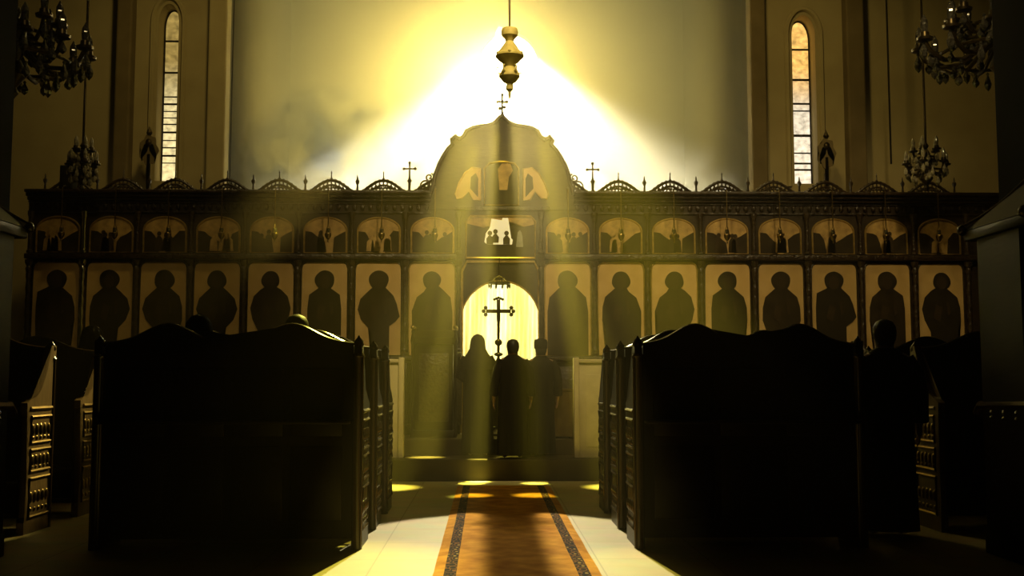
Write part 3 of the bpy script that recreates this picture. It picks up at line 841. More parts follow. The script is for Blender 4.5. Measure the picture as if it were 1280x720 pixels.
# ------------------------------------------------------------------ pews
def pew(W, label, group, humps=2, endw='pewwood'):
    """local: back at y = 0 facing -y, seat towards +y, x from 0 to W"""
    t = thing('pew', (0, 0, 0), label, 'pew', group)
    zr = 1.50
    MB().box(.04, W - .04, -.02, .02, .08, zr).build('backrest', 'pewwood', t, False)
    p = MB(); n = max(2, int(round(W / .55)))
    for k in range(n):
        x0 = .09 + (W - .18) * k / n + .03; x1 = .09 + (W - .18) * (k + 1) / n - .03
        p.box(x0, x1, -.034, -.02, .22, .78, .012); p.box(x0, x1, -.034, -.02, .86, zr - .12, .012)
    p.build('back_panels', 'pewwood', t, True)
    N = 60; top = []
    for k in range(N + 1):
        u = k / N; ph = (u * humps) % 1 if k < N else 1
        s_ = math.sin(PI * ph)
        top.append((.04 + (W - .08) * u, zr + .05 + .15 * s_ ** 1.6 + .015 * math.cos(4 * PI * ph)))
    MB().prism([(W - .04, zr)] + [(.04, zr)] + top, -.025, .025).build('crest_board', 'pewwood', t, False)
    MB().tube([(a, 0, z) for a, z in top], .024, 8).build('crest_rail', 'varnish', t, True)
    MB().box(.04, W - .04, .02, .47, .42, .46, .012).build('seat', 'pewwood', t, True)
    MB().box(.04, W - .04, -.22, -.034, .96, .985, .008).build('book_ledge', 'pewwood', t, True)
    for x_ in (0, W):
        a, b = (x_ - .03, x_ + .03)
        prof = [(-.05, 0), (.52, 0), (.52, .1), (.48, .14), (.48, .98), (.53, 1.03), (.53, 1.10), (.46, 1.13), (.34, 1.15), (.24, 1.22), (.15, 1.36), (.08, 1.52), (.05, 1.60), (-.05, 1.60)]
        e_ = MB().prism(prof, a, b, 'x').build('end_panel', endw, t, False)
        c = MB(); sgn = -1 if x_ == 0 else 1; xo = x_ + sgn * .03
        for z0, z1, yy0, yy1 in ((.14, .46, .03, .44), (.52, .70, .03, .44), (.76, .98, .03, .44)):
            pts = [(yy0, z0), (yy1, z0), (yy1, z1), (yy0, z1)]
            c.tube([(xo, y_, z_) for y_, z_ in pts], .016, 6, True)
            for m_ in range(5):
                c.ball((xo, yy0 + (yy1 - yy0) * (m_ + .5) / 5, (z0 + z1) / 2), (.016, .03, .05), 8, 6)
                c.ball((xo, yy0 + (yy1 - yy0) * (m_ + .5) / 5, z0 + (z1 - z0) * .18), (.012, .022, .02), 8, 5)
        c.tube([(xo, .02, 1.05), (xo, .46, 1.05)], .018, 6)
        c.build('end_carving', 'varnish' if endw == 'pewwood' else 'brass', e_, True)
        MB().lathe([(.042, 0), (.042, 1.46), (.05, 1.48), (.03, 1.51), (.022, 1.53), (.040, 1.57), (.034, 1.60), (.012, 1.625), (.004, 1.64)], (x_, -.015, 0), 12).build('end_post', 'varnish', t, True)
    MB().box(.06, W - .06, .30, .36, .12, .16, .01).build('footrest', 'pewwood', t, True)
    return t


ROWS = [8.5, 9.6, 10.7]
RW = ['nearest row', 'middle row', 'row farthest from the viewer']
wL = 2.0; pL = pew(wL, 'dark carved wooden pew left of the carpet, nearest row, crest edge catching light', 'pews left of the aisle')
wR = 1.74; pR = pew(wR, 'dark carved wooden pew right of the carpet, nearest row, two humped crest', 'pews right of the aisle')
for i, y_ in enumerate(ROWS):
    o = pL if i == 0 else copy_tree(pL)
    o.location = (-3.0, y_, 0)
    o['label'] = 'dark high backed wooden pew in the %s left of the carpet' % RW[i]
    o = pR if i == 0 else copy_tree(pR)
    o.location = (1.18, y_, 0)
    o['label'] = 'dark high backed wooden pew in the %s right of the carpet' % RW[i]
wS = 1.2
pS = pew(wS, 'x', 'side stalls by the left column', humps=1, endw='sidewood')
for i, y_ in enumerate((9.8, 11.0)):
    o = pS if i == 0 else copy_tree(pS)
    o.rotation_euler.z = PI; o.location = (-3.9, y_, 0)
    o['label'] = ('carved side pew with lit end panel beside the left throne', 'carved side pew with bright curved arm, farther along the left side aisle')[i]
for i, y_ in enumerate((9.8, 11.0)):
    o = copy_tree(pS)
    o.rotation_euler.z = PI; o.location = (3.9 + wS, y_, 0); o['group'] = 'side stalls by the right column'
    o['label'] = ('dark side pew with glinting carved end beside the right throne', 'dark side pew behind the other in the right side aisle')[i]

# ------------------------------------------------------------------ thrones in the foreground
def throne(x_in, sgn, label):
    """tall canopied seat; x_in is its aisle side edge, it runs outward"""
    y0, y1 = 7.35, 8.2; wd = 1.05
    xo = x_in + sgn * wd
    xa, xb = min(x_in, xo), max(x_in, xo)
    t = thing('canopied_throne', ((xa + xb) / 2, (y0 + y1) / 2, 0), label, 'throne', 'canopied thrones flanking the nave')
    B = lambda: MB()
    B().box(xa, xb, y0, y1, 0, .18, .012).build('base', 'wood', t, True, True)
    for x_ in (xa + .06, xb - .06):
        for y_ in (y0 + .06, y1 - .06):
            inner = abs(x_ - x_in) < .2
            prof = [(.06, .18), (.06, .5), (.04, .54), (.055, .62), (.035, .7), (.05, .95), (.035, 1.2), (.06, 1.26), (.04, 1.3), (.062, 1.4), (.062, 1.5), (.04, 1.54), (.052, 1.62), (.034, 1.7), (.045, 1.8), (.04, 2.25), (.06, 2.3), (.06, 2.36)]
            B().lathe(prof, (x_, y_, 0), 14).build('corner_post', 'varnish' if inner else 'wood', t, True, True)
    # side panels, back, seat
    B().box(xo - .03, xo + .03, y0 + .1, y1 - .1, .18, 2.36).build('side_panel', 'wood', t, False, True)
    B().box(x_in - .025 + (-.0), x_in + .025, y0 + .1, y1 - .1, .18, 2.36).build('side_panel', 'wood', t, False, True)
    bk = B().box(xa + .1, xb - .1, y0 + .03, y0 + .08, .18, 2.36).build('backrest', 'wood', t, False, True)
    pn = B()
    for z0, z1 in ((.3, .95), (1.1, 1.7), (1.8, 2.25)): pn.box(xa + .2, xb - .2, y0 + .015, y0 + .03, z0, z1, .012)
    pn.build('back_panels', 'carve', t, True, True)
    B().box(xa + .1, xb - .1, y0 + .1, y1 - .15, .55, .62, .015).build('seat', 'velvet', t, True, True)
    B().tube([(x_in, y0 + .06, 1.12), (x_in, y1 - .02, 1.1), (x_in, y1 + .04, 1.04)], .04, 8).build('armrest', 'varnish', t, True, True)
    for k in range(3):
        y_ = y0 + .24 + .19 * k
        B().lathe([(.03, 1.0), (.04, 1.02), (.02, 1.04), (.038, 1.06), (.02, 1.09)], (x_in, y_, 0), 10).build('baluster', 'varnish', t, True, True)
    # canopy: moulded eave and hipped roof with a scroll along each rake
    c = B().box(xa - .06, xb + .06, y0 - .06, y1 + .06, 2.36, 2.44, .015)
    c.build('eave', 'wood', t, True, True)
    cx_, cy_ = (xa + xb) / 2, (y0 + y1) / 2
    vs = [(xa - .06, y0 - .06, 2.44), (xb + .06, y0 - .06, 2.44), (xb + .06, y1 + .06, 2.44), (xa - .06, y1 + .06, 2.44), (cx_ - .15, cy_ - .1, 2.86), (cx_ + .15, cy_ - .1, 2.86), (cx_ + .15, cy_ + .1, 2.86), (cx_ - .15, cy_ + .1, 2.86)]
    B().add(vs, [(3, 2, 1, 0), (0, 1, 5, 4), (1, 2, 6, 5), (2, 3, 7, 6), (3, 0, 4, 7), (4, 5, 6, 7)]).build('canopy_roof', 'wood', t, False, True)
    for i in range(4):
        p, q = Vector(vs[i]), Vector(vs[i + 4]); r = B()
        r.tube([p + (q - p) * k / 8 + Vector((0, 0, .02 - .05 * math.sin(PI * k / 8))) for k in range(9)], .028, 8); r.ball(tuple(p + Vector((0, 0, .01))), .045, 10, 7)
        r.build('rake_scroll', 'varnish', t, True, True)
    c = B().lathe([(.06, 0), (.08, .05), (.03, .1), (.05, .16), (.004, .28)], (cx_, cy_, 2.86), 12); c.build('finial', 'varnish', t, True, True)
    return t


throne(ax(14, 8.2), -1, 'tall dark canopied throne at the left edge, before the side pews')
throne(ax(1224, 8.2), 1, 'tall dark canopied throne at the right edge, blocking the aisle view')

# ------------------------------------------------------------------ chandeliers
def chandelier(loc, ztop, rad, label, group, arms=10, tiers=2, name='chandelier', scale=1.0, chain_m='oldbrass', drops=90, crystal='crystal'):
    t = thing(name, loc, label, 'chandelier', group)
    s = scale
    MB().tube([(0, 0, .5 * s), (0, 0, ztop - loc[2])], .014 + .006 * s, 6).build('chain', chain_m, t, True)
    MB().lathe([(.01, -.42 * s), (.05 * s, -.36 * s), (.03 * s, -.3 * s), (.12 * s, -.18 * s), (.10 * s, -.1 * s), (.05 * s, 0), (.035 * s, .1 * s), (.09 * s, .18 * s), (.04 * s, .28 * s), (.03 * s, .4 * s), (.06 * s, .45 * s), (.015, .52 * s)], (0, 0, 0), 14).build('stem', 'oldbrass', t, True)
    rings = []
    for j in range(tiers):
        rr = rad * (1 - .42 * j); zz = .02 * s + .26 * s * j
        MB().tube([(rr * .78 * math.cos(a), rr * .78 * math.sin(a), zz - .06 * s) for a in [2 * PI * k / 28 for k in range(28)]], .016 * s + .004, 6, True).build('hoop', 'oldbrass', t, True)
        na = arms if j == 0 else max(5, arms * 2 // 3)
        for k in range(na):
            a = 2 * PI * k / na + .3 * j
            ca_, sa_ = math.cos(a), math.sin(a)
            path = [(rr * q * ca_, rr * q * sa_, zz + z_ * s) for q, z_ in ((.05, .10), (.25, .02), (.5, -.12), (.75, -.13), (.93, -.04), (1.0, .06))]
            am = MB().tube(path, .022 * s + .003, 6)
            am.lathe([(.012 * s, 0), (.08 * s, .02 * s), (.085 * s, .045 * s), (.05 * s, .05 * s), (.045 * s, .10 * s)], (rr * ca_, rr * sa_, zz + .05 * s), 10)
            am = am.build('arm', 'oldbrass', t, True)
            MB().lathe([(.03 * s, 0), (.04 * s, .10 * s), (.036 * s, .15 * s), (.004, .22 * s)], (rr * ca_, rr * sa_, zz + .12 * s), 8).build('glass_shade', crystal, am, True)
            rings.append((rr, a, zz))
    rng = random.Random(5)
    for k in range(drops):
        rr, a, zz = rings[k % len(rings)]
        q = (1.02, .8, .58, .9)[(k // len(rings)) % 4]; a2 = a + (.0, .3, .15, .45)[(k // len(rings)) % 4]
        z_ = zz + (.04, -.10, -.16, -.02)[(k // len(rings)) % 4] * s
        L_ = rng.uniform(.12, .2) * s
        MB().lathe([(.002, .02 * s), (.02 * s, 0), (.01 * s, -.015 * s), (.042 * s, -L_ * .6), (.034 * s, -L_ * .8), (.002, -L_)], (rr * q * math.cos(a2), rr * q * math.sin(a2), z_), 6).build('crystal_drop', crystal, t, False)
    return t


CY0 = 13.2
cl = at(18, 72, CY0)
chandelier((cl.x, cl.y, cl.z), SZ, 88 * CY0 / F, 'large dark crystal chandelier at the top left beside the column', 'large crystal chandeliers', arms=12, scale=1.25)
cr_ = at(1252, 62, CY0)
o = chandelier((cr_.x, cr_.y, cr_.z), SZ, 100 * CY0 / F, 'large dark crystal chandelier at the top right, half behind the column', 'large crystal chandeliers', arms=12, scale=1.25)
SY_ = 14.9
a = at(103, 212, SY_)
chandelier(tuple(a), SZ, 17 * SY_ / F, 'small crystal chandelier on a long chain by the left pilaster', 'small hanging crystal chandeliers', arms=6, name='small_chandelier', scale=.74, drops=60, crystal='lit_crystal')
a = at(1158, 212, SY_)
chandelier(tuple(a), SZ, 26 * SY_ / F, 'small crystal chandelier on a long chain by the right column', 'small hanging crystal chandeliers', arms=6, name='small_chandelier', scale=.74, drops=60, crystal='lit_crystal')
# bare cables
a = at(1114, 205, 16.8)
t = MB().tube([(a.x, 16.8, a.z), (at(1108, 0, 16.8).x, 16.8, SZ)], .016, 6).build('hanging_cable', 'iron', None)
tag(t, 'thin dark cable hanging straight down right of the right pilaster', 'cable')
a = at(287, 232, 16.8)
t = MB().tube([(a.x, 16.8, a.z), (a.x + .02, 16.8, SZ)], .010, 6).build('hanging_cable', 'iron', None)
tag(t, 'thin dark cable hanging beside the edge of the left sanctuary wall', 'cable')

# the silver-dark lamp in the glare
ly = 12.0
a = at(637, 80, ly); k_ = ly / F
t = thing('hanging_lamp', (a.x, ly, a.z), 'ornate bulbous sanctuary lamp hanging against the bright glare', 'hanging lamp')
def zz(py): return az(py, ly) - a.z
MB().tube([(0, 0, zz(36)), (-.01, 0, SZ - a.z)], .012, 6).build('chain', 'oldbrass', t, True)
MB().lathe([(1 * k_, zz(35)), (10 * k_, zz(36)), (11 * k_, zz(40)), (10.5 * k_, zz(45)), (7 * k_, zz(48)), (5 * k_, zz(52))], (0, 0, 0), 16).build('crown', 'veiled_gilt', t, True)
MB().lathe([(5 * k_, zz(52)), (9 * k_, zz(57)), (14 * k_, zz(64)), (18.5 * k_, zz(69)), (18.5 * k_, zz(71)), (14 * k_, zz(75)), (9 * k_, zz(80)), (7 * k_, zz(84))], (0, 0, 0), 18).build('upper_bowl', 'veiled_gilt', t, True)
MB().lathe([(7 * k_, zz(84)), (10 * k_, zz(87)), (13 * k_, zz(93)), (13.5 * k_, zz(96)), (9 * k_, zz(102)), (4 * k_, zz(105)), (5 * k_, zz(109)), (5 * k_, zz(112)), (2 * k_, zz(115)), (2.4 * k_, zz(119)), (.5 * k_, zz(125))], (0, 0, 0), 18).build('lower_bowl', 'veiled_gilt', t, True)
for k in range(6):
    w_ = 2 * PI * k / 6
    c = MB().tube([(10 * k_ * math.cos(w_), 10 * k_ * math.sin(w_), zz(92)), (16 * k_ * math.cos(w_), 16 * k_ * math.sin(w_), zz(91)), (17 * k_ * math.cos(w_), 17 * k_ * math.sin(w_), zz(86)), (14 * k_ * math.cos(w_), 14 * k_ * math.sin(w_), zz(84))], 1.2 * k_, 6)
    c.build('scroll_handle', 'veiled_gilt', t, True)
    c = MB().ball((17.5 * k_ * math.cos(w_ + .5), 17.5 * k_ * math.sin(w_ + .5), zz(68)), 2.2 * k_, 8, 6); c.build('boss', 'veiled_gilt', t, True)

# processional fans standing behind the screen, loudspeaker on top of it
for px, nm, mm in ((178, 'left', 'plaster_dark'), (1040, 'right', 'plaster_dark')):
    yy = 17.0; x_ = ax(px, yy)
    t = thing('processional_fan', (x_, yy, PZ), 'tall processional fan on a pole rising behind the screen near the %s window' % nm, 'processional fan', 'processional fans behind the screen')
    MB().lathe([(.2, 0), (.2, .04), (.03, .1), (.03, .2)], (x_, yy, PZ), 12).build('base', 'oldbrass', t, True, True)
    MB().tube([(x_, yy, PZ + .1), (x_, yy, az(195, yy))], .03, 8).build('pole', 'pier', t, True, True)
    c = MB(); z1 = az(190, yy)
    pts = []
    for k in range(28):
        a_ = 2 * PI * k / 28
        pts.append((x_ + (.14 + .02 * math.cos(7 * a_)) * math.cos(a_), z1 + (.24 + .02 * math.cos(7 * a_)) * math.sin(a_)))
    c.prism(pts, yy - .015, yy + .015); c.build('fan_disc', mm, t, False, True)
    c = MB().ball((x_, yy - .03, z1 + .12), (.05, .03, .06), 10, 8)
    for s in (-1, 1):
        c.loft([[(x_ + s * q[0] + .01 * math.cos(a_), yy - .02, z1 + q[1] + q[2] * math.sin(a_)) for a_ in [2 * PI * j / 8 for j in range(8)]] for q in ((.02, .05, .07), (.07, .0, .09), (.11, -.08, .06), (.10, -.16, .02))])
    c.build('winged_relief', 'oldbrass', t, True, True)
    MB().lathe([(.03, 0), (.05, .04), (.03, .08), (.005, .14)], (x_, yy, z1 + .24), 8).build('finial', 'oldbrass', t, True, True)
ly2 = 16.05
p0, p1 = at(77, 239, ly2), at(95, 208, ly2)
zb0 = Z(241) + .012
t = thing('loudspeaker', ((p0.x + p1.x) / 2, ly2, zb0), 'black box loudspeaker on top of the screen by the left small chandelier', 'loudspeaker')
MB().box(p0.x, p1.x, ly2 - .1, ly2 + .08, zb0, p1.z, .01).build('cabinet', 'black', t, True, True)
MB().box(p0.x + .02, p1.x - .02, ly2 - .112, ly2 - .1, zb0 + .03, p1.z - .03, .004).build('grille', 'iron', t, True, True)

# ------------------------------------------------------------------ people
def skin_body(pose):
    """one continuous body; facing +y, feet at z = 0, height 1.70 m"""
    V, E, Rd = [], [], []
    def v(p, r, par=None):
        V.append(p); Rd.append(r if hasattr(r, '__len__') else (r, r))
        if par is not None: E.append((par, len(V) - 1))
        return len(V) - 1
    pel = v((0, 0, .93), (.15, .11)); wa = v((0, .005, 1.08), (.135, .10), pel); ch = v((0, 0, 1.27), (.155, .11), wa); up = v((0, -.01, 1.39), (.10, .085), ch)
    nk = v((0, .0, 1.46), (.056, .056), up); jw = v((0, .02, 1.54), (.066, .075), nk); sk = v((0, .012, 1.61), (.076, .092), jw); v((0, .005, 1.665), (.055, .065), sk)
    ns = v((0, .095, 1.585), .018, jw); v((0, .118, 1.565), .012, ns)
    for s in (-1, 1):
        e = v((s * .07, .0, 1.58), .016, jw); v((s * .088, -.012, 1.595), .012, e)
        sh = v((s * .17, -.01, 1.38), .062, up)
        el = v((s * .25, -.03, 1.12), .044, sh)
        if pose == 'pray': wr = v((s * .12, .22, 1.12), .031, el); hd = v((s * .075, .29, 1.17), (.03, .018), wr); dirv = Vector((-s * .12, .35, .9)).normalized(); sd = Vector((0, .9, -.35))
        else: wr = v((s * .27, .06, .88), .031, el); hd = v((s * .27, .09, .80), (.018, .036), wr); dirv = Vector((0, .12, -1)).normalized(); sd = Vector((0, 1, .12))
        hp = Vector(V[hd])
        for k, (o_, ln) in enumerate(((-.03, .062), (-.010, .075), (.010, .07), (.03, .055))):
            b_ = v(tuple(hp + sd * o_ + dirv * .03), .0095, hd)
            m_ = v(tuple(hp + sd * o_ * 1.1 + dirv * (.03 + ln * .55) + Vector((-s * .006, 0, 0))), .0088, b_)
            v(tuple(hp + sd * o_ * 1.1 + dirv * (.03 + ln) + Vector((-s * .016, 0, 0))), .0075, m_)
        th = v(tuple(hp + sd * .045 - dirv * .005), .011, hd); v(tuple(hp + sd * .062 + dirv * .035), .009, th)
        hip = v((s * .095, 0, .86), .095, pel); kn = v((s * .10, .01, .48), .058, hip); an = v((s * .10, -.02, .09), .038, kn)
        ft = v((s * .105, .06, .045), (.042, .035), an); v((s * .11, .17, .03), (.036, .024), ft)
    me = bpy.data.meshes.new('body'); me.from_pydata(V, E, []); me.update()
    o = bpy.data.objects.new('body', me); COL.objects.link(o)
    sm = o.modifiers.new('skin', 'SKIN'); sm.use_smooth_shade = True
    for i, d in enumerate(me.skin_vertices[0].data):
        d.radius = Rd[i]; d.use_root = (i == 0)
    sb = o.modifiers.new('sub', 'SUBSURF'); sb.levels = 1; sb.render_levels = 1
    dg = bpy.context.evaluated_depsgraph_get(); dg.update()
    me2 = bpy.data.meshes.new_from_object(o.evaluated_get(dg))
    bpy.data.objects.remove(o)
    me2.materials.clear(); me2.materials.append(M['skin'])
    me2.polygons.foreach_set('use_smooth', [True] * len(me2.polygons))
    return me2


BODIES = {p: skin_body(p) for p in ('pray', 'stand')}


def ell(cx_, cy_, z, rx, ry, n=22, fold=0.0, ph=0.0):
    return [(cx_ + rx * (1 + fold * math.sin(9 * a_ + ph)) * math.cos(a_), cy_ + ry * (1 + fold * math.sin(9 * a_ + ph)) * math.sin(a_), z) for a_ in [2 * PI * k / n for k in range(n)]]


def person(loc, h, label, pose='stand', cover='hair', long_robe=True, cloth='cloth1', rz=0.0, group=None):
    t = thing('person', loc, label, 'person', group, rz)
    s = h / 1.70; t.scale = (s, s, s)
    b = bpy.data.objects.new('body', BODIES[pose]); COL.objects.link(b); b.parent = t
    hem = .05 if long_robe else .55
    g = MB()
    secs = []
    for z, rx, ry, fo in ((hem, .225, .185, .06), (.45 if long_robe else .7, .21, .175, .05), (.9, .20, .155, .03), (1.08, .185, .145, .015), (1.24, .205, .15, .0), (1.34, .215, .14, 0), (1.405, .185, .115, 0), (1.45, .11, .085, 0), (1.475, .075, .075, 0)):
        secs.append(ell(0, 0, z, rx, ry, 36, fo))
    g.loft(secs)
    for sg in (-1, 1):
        if pose == 'pray': pth = [(sg * .15, -.005, 1.385), (sg * .215, -.02, 1.27), (sg * .25, -.03, 1.13), (sg * .2, .08, 1.10), (sg * .13, .2, 1.11)]
        else: pth = [(sg * .15, -.005, 1.385), (sg * .215, -.02, 1.27), (sg * .252, -.03, 1.12), (sg * .265, .02, 1.0), (sg * .272, .055, .90)]
        g.tube(pth, [.075, .078, .068, .066, .07 if long_robe else .052], 12)
    g.build('robe' if long_robe else 'coat', cloth, t, True)
    if cover == 'hair':
        g = MB()
        secs = []
        for q, (z, rx, ry, oy) in enumerate(((1.50, .062, .05, -.035), (1.55, .084, .075, -.022), (1.60, .093, .096, -.008), (1.645, .088, .096, .0), (1.685, .064, .072, .0), (1.705, .02, .025, 0))):
            secs.append([(x_, min(y_, .055 + .05 * (z - 1.55) / .1) if z < 1.66 else y_, zz_) for x_, y_, zz_ in ell(0, oy, z, rx, ry, 24, .02, q)])
        g.loft(secs); g.build('hair', 'hair', t, True)
    elif cover == 'veil':
        g = MB()
        secs = []
        for z, rx, ry, oy in ((1.22, .25, .17, -.02), (1.36, .225, .15, -.02), (1.45, .15, .12, -.025), (1.52, .115, .11, -.02), (1.60, .108, .115, -.005), (1.66, .095, .10, 0), (1.705, .06, .065, 0), (1.725, .015, .02, 0)):
            secs.append([(x_, min(y_, .07), zz_) for x_, y_, zz_ in ell(0, oy, z, rx, ry, 28, .02)])
        g.loft(secs); g.build('veil', cloth, t, True)
    elif cover == 'cap':
        MB().lathe([(.095, 1.585), (.10, 1.60), (.10, 1.68), (.09, 1.72), (.05, 1.735), (.004, 1.74)], (0, .0, 0), 20, 1, 1.1).build('clergy_cap', cloth, t, True)
        g = MB(); g.loft([ell(0, -.035, 1.49, .06, .045), ell(0, -.02, 1.55, .084, .072), ell(0, -.01, 1.60, .09, .085)]); g.build('hair', 'hair', t, True)
    return t


gp = 'worshippers at the doorway'
person((ax(597, 14.56), 14.56, .28), 1.60, 'veiled person seen from behind below the left side of the doorway', 'pray', 'veil', True, 'cloth1', R(-4), gp)
person((ax(641, 14.2), 14.2, .28), 1.54, 'short dark haired person from behind, standing just right of the cross pole', 'stand', 'hair', True, 'cloth1', R(5), gp)
person((ax(676, 14.56), 14.56, .28), 1.53, 'capped person from behind at the right edge of the doorway', 'stand', 'cap', True, 'cloth1', R(10), gp)
gp = 'worshippers among the pews'
person((ax(370, 9.18), 9.18, 0), 1.84, 'dark haired person whose head shows above the left pew crest', 'stand', 'hair', False, 'cloth2', 0, gp)
person((ax(247, 9.18), 9.18, 0), 1.82, 'veiled person standing in the middle of the left pews', 'stand', 'veil', True, 'cloth1', 0, gp)
person((-4.3, 11.9, 0), 1.86, 'veiled person standing behind the left side pews', 'stand', 'veil', True, 'cloth1', R(5), gp)
person((3.36, 9.1, 0), 1.80, 'person with rim lit hair standing in the right side aisle', 'stand', 'hair', True, 'cloth2', R(-6), gp)

# ------------------------------------------------------------------ haze and smoke
hz = MB().box(-9.4, 9.4, -2.6, 24.6, -1.4, 12.2).build('haze', haze_mat('haze', .0038, .62, (1, .84, .36)), None, False)
tag(hz, 'thin golden haze filling the whole church nave', 'haze', None, 'stuff')
sk = MB().box(-4.30, 4.30, 17.35, 23.3, 2.2, 10.9).build('smoke', haze_mat('incense_smoke', .12, .25, (1, .90, .56)), None, False)
tag(sk, 'bright incense smoke filling the sanctuary behind the icon screen', 'smoke', None, 'stuff')


bp_ = at(395, 190, 18.6)
bl = MB().ball((0, 0, 0), 1.0, 28, 18).build('smoke', haze_mat('billowing_smoke', 1.5, .3, (1, .86, .46), (1.6, .47, .62)), None, True)
bl.location = bp_; bl.scale = (1.75, 1.1, 1.2); bl.rotation_euler = (0, R(-25), 0)
tag(bl, 'ragged billow of thicker incense smoke left of the glare', 'smoke', None, 'stuff')
cl_ = MB().ball((AX + .2, 13.85, 2.2), (4.6, 2.0, 2.9), 48, 28).build('smoke', haze_mat('drifting_smoke', .034, .22, (1, .86, .42)), None, True)
tag(cl_, 'drifting smoke cut by sunbeams before the doorway and steps', 'smoke', None, 'stuff')


# ------------------------------------------------------------------ light
def spot(name, loc, target, power, angle, blend, color=(1, .86, .42), radius=.05, streak=None):
    l = bpy.data.lights.new(name, 'SPOT'); l.energy = power; l.spot_size = R(angle); l.spot_blend = blend; l.color = color; l.shadow_soft_size = radius
    o = bpy.data.objects.new(name, l); COL.objects.link(o); o.location = loc
    d = Vector(target) - Vector(loc); o.rotation_euler = d.to_track_quat('-Z', 'Y').to_euler()
    if streak == 'beam_stripe':
        # dark stripe added down the middle of the beam to shade the carpet
        l.use_nodes = True; nt = l.node_tree; L = nt.links.new
        em = [n for n in nt.nodes if n.type == 'EMISSION'][0]
        ge = _n(nt, 'ShaderNodeNewGeometry'); sx = _n(nt, 'ShaderNodeSeparateXYZ'); L(ge.outputs['Incoming'], sx.inputs[0])
        dv = _n(nt, 'ShaderNodeMath', operation='DIVIDE'); L(sx.outputs['X'], dv.inputs[0]); L(sx.outputs['Z'], dv.inputs[1])
        ab = _n(nt, 'ShaderNodeMath', operation='ABSOLUTE'); L(dv.outputs[0], ab.inputs[0])
        mr = _n(nt, 'ShaderNodeMapRange'); mr.interpolation_type = 'SMOOTHSTEP'
        mr.inputs['From Min'].default_value = .023; mr.inputs['From Max'].default_value = .044; mr.inputs['To Min'].default_value = .12; mr.inputs['To Max'].default_value = 1
        L(ab.outputs[0], mr.inputs['Value']); L(mr.outputs[0], em.inputs['Strength'])
    elif streak:
        fr, lo, hi, seed = streak
        l.use_nodes = True; nt = l.node_tree; L = nt.links.new
        em = [n for n in nt.nodes if n.type == 'EMISSION'][0]
        ge = _n(nt, 'ShaderNodeNewGeometry'); sx = _n(nt, 'ShaderNodeSeparateXYZ'); L(ge.outputs['Incoming'], sx.inputs[0])
        at_ = _n(nt, 'ShaderNodeMath', operation='ARCTAN2'); L(sx.outputs['X'], at_.inputs[0]); L(sx.outputs['Z'], at_.inputs[1])
        mu = _n(nt, 'ShaderNodeMath', operation='MULTIPLY_ADD'); mu.inputs[1].default_value = fr; mu.inputs[2].default_value = seed; L(at_.outputs[0], mu.inputs[0])
        no = _n(nt, 'ShaderNodeTexNoise'); no.noise_dimensions = '1D'; no.inputs['Scale'].default_value = 1; no.inputs['Detail'].default_value = 3; L(mu.outputs[0], no.inputs['W'])
        mr = _n(nt, 'ShaderNodeMapRange'); mr.interpolation_type = 'SMOOTHSTEP'
        mr.inputs['From Min'].default_value = .42; mr.inputs['From Max'].default_value = .58; mr.inputs['To Min'].default_value = lo; mr.inputs['To Max'].default_value = hi
        L(no.outputs['Fac'], mr.inputs['Value']); L(mr.outputs[0], em.inputs['Strength'])
    return o


def area(name, loc, target, power, sx, sy, color=(1, .86, .45)):
    l = bpy.data.lights.new(name, 'AREA'); l.shape = 'RECTANGLE'; l.size = sx; l.size_y = sy; l.energy = power; l.color = color
    o = bpy.data.objects.new(name, l); COL.objects.link(o); o.location = loc
    d = Vector(target) - Vector(loc); o.rotation_euler = d.to_track_quat('-Z', 'Y').to_euler()
    return o


WARM = (1, .84, .40)
YEL = (1, .75, .20)
hA = at(637, 52, 20.5)
spot('altar_window_light', hA, hA + Vector((0, .22, -.975)), 10500, 128, .34, (1, .895, .62), .07, (9, .03, 2.1, 3.1))
hG = at(600, 95, 18.4)
spot('smoke_glow_fill', hG, hG + Vector((-.03, 1, .03)), 14500, 178, 1.0, (1, .775, .215), .4)  # unseen lamp added to make the smoke glow round the glare
hB = Vector((AX, 18.2, 7.35))
spot('floor_pool_light', hB, (AX, 8.27, 0), 10500, 16, .12, (1, .85, .44), .05, 'beam_stripe')  # unseen lamp added for the floor pool, its beam striped dark
spot('glint_fill', hB, (AX, 9.0, 2.0), 60, 60, .6, YEL, .10)  # weak unseen fill added for glints, no window behind it
spot('side_pew_fill', hB, (-3.9, 10.2, 1.3), 9000, 8, .7, YEL, .10)  # this and the next three: unseen spots added to brighten pew ends and edges
spot('pew_edge_fill', hB, (-1.45, 8.5, 1.7), 1300, 6, .7, YEL, .06)
spot('pew_edge_fill', hB, (1.6, 8.5, 1.7), 1300, 6, .7, YEL, .06)
spot('side_pew_fill', hB, (3.9, 9.6, 1.0), 350, 7, .7, YEL, .06)
hS = Vector((AX + .05, 15.45, 7.7))
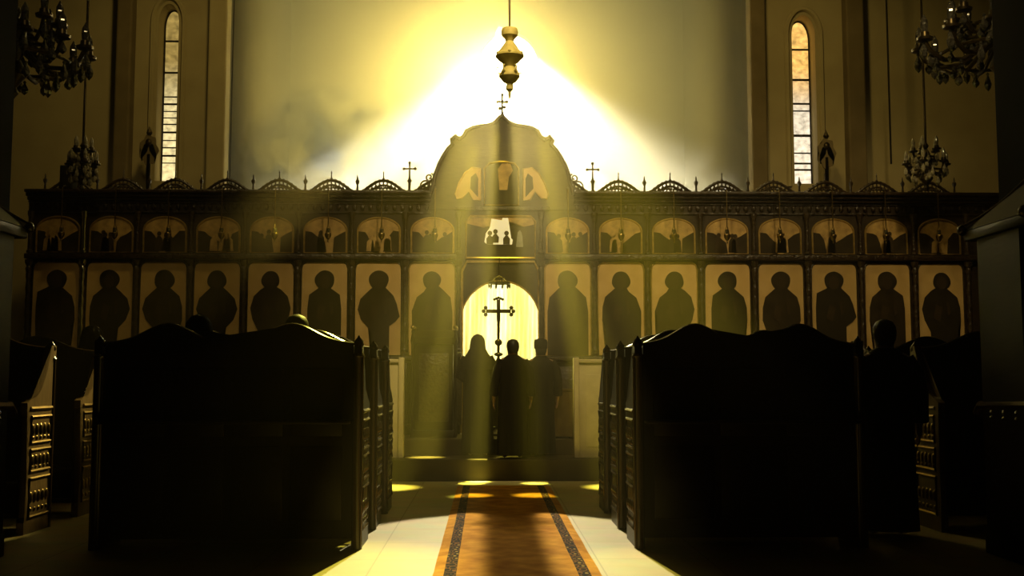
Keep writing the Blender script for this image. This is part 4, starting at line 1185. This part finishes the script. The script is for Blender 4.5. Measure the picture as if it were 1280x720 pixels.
for (px, py, dd), ang, pw in (((532, 575, 14.35), 4.2, 60000), ((600, 600, 13.9), 3.0, 42000), ((478, 612, 13.2), 7, 20000), ((776, 612, 13.2), 7, 20000), ((590, 603, 13.6), 3.0, 12000), ((669, 603, 13.6), 3.0, 12000), ((640, 560, 14.35), 5, 9000),
                              ((745, 575, 14.35), 4.2, 36000), ((588, 622, 12.2), 3.8, 8000), ((668, 622, 12.2), 3.8, 8000),
                              ((415, 600, 8.0), 14, 9000), ((800, 640, 8.0), 8, 4000), ((850, 400, 15.0), 20, 9000), ((310, 330, 15.6), 5, 9000), ((627, 330, 15.5), 17, 1800)):
    spot('shaft_spot', hS, at(px, py, dd), pw, ang, 1.0, (1, .88, .11), .03)  # unseen spots hung in mid-air, added for the light shafts and veil
spot('veil_fill_beam', at(637, 70, 18.3), at(637, 85, 12.0), 900, 3.2, 1.0, (1, .86, .30), .05)  # added beam that veils the hanging lamp with lit haze
spot('lamp_fill', (AX + .4, 7.5, 6.0), at(637, 80, 12.0), 190, 13, .6, YEL, .2)  # unseen fill added to brighten the front of the hanging lamp
area('curtain_light', (AX, 18.2, 2.0), (AX, 16, 1.9), 130, 1.6, 2.4, (1, .9, .40))
for x_, p_, an in ((AX - 3.8, 105, 56), (AX + .3, 1300, 60), (AX + 4.2, 560, 56)):
    spot('icon_fill', (x_, 9.5, 7.5), (x_ * 1.15, 16, 2.7), p_, an, 1.0, (1, .74, .30), .3)  # unseen fill spots added above the nave to brighten the icons
for x_, tx, p_ in ((-3.0, -5.3, 250), (3.0, 5.4, 290)):
    spot('wall_fill', (x_, 13.0, 9.0), (tx, FY, 5.2), p_, 74, 1.0, (1, .72, .22), .4)  # unseen wash added for the flanking walls, no fixture there
spot('parapet_fill', (AX, 9.5, 7.5), (AX - 1.35, 14.3, 1.0), 900, 9, .8, (1, .76, .28), .2)  # this and the next: unseen spots added to brighten the marble slabs
spot('parapet_fill', (AX, 9.5, 7.5), (AX + 1.3, 14.3, 1.0), 230, 9, .8, (1, .76, .28), .2)

w = bpy.data.worlds.new('world'); sc.world = w; w.use_nodes = True
w.node_tree.nodes['Background'].inputs[0].default_value = (1, .8, .45, 1)
w.node_tree.nodes['Background'].inputs[1].default_value = .002

sc.view_settings.view_transform = 'Standard'
sc.view_settings.look = 'None'
sc.view_settings.exposure = 0
sc.view_settings.gamma = 1
sc.cycles.use_denoising = True
sc.cycles.max_bounces = 4
sc.cycles.diffuse_bounces = 1
sc.cycles.glossy_bounces = 2
sc.cycles.transmission_bounces = 3
sc.cycles.volume_bounces = 0
sc.cycles.sample_clamp_indirect = 4
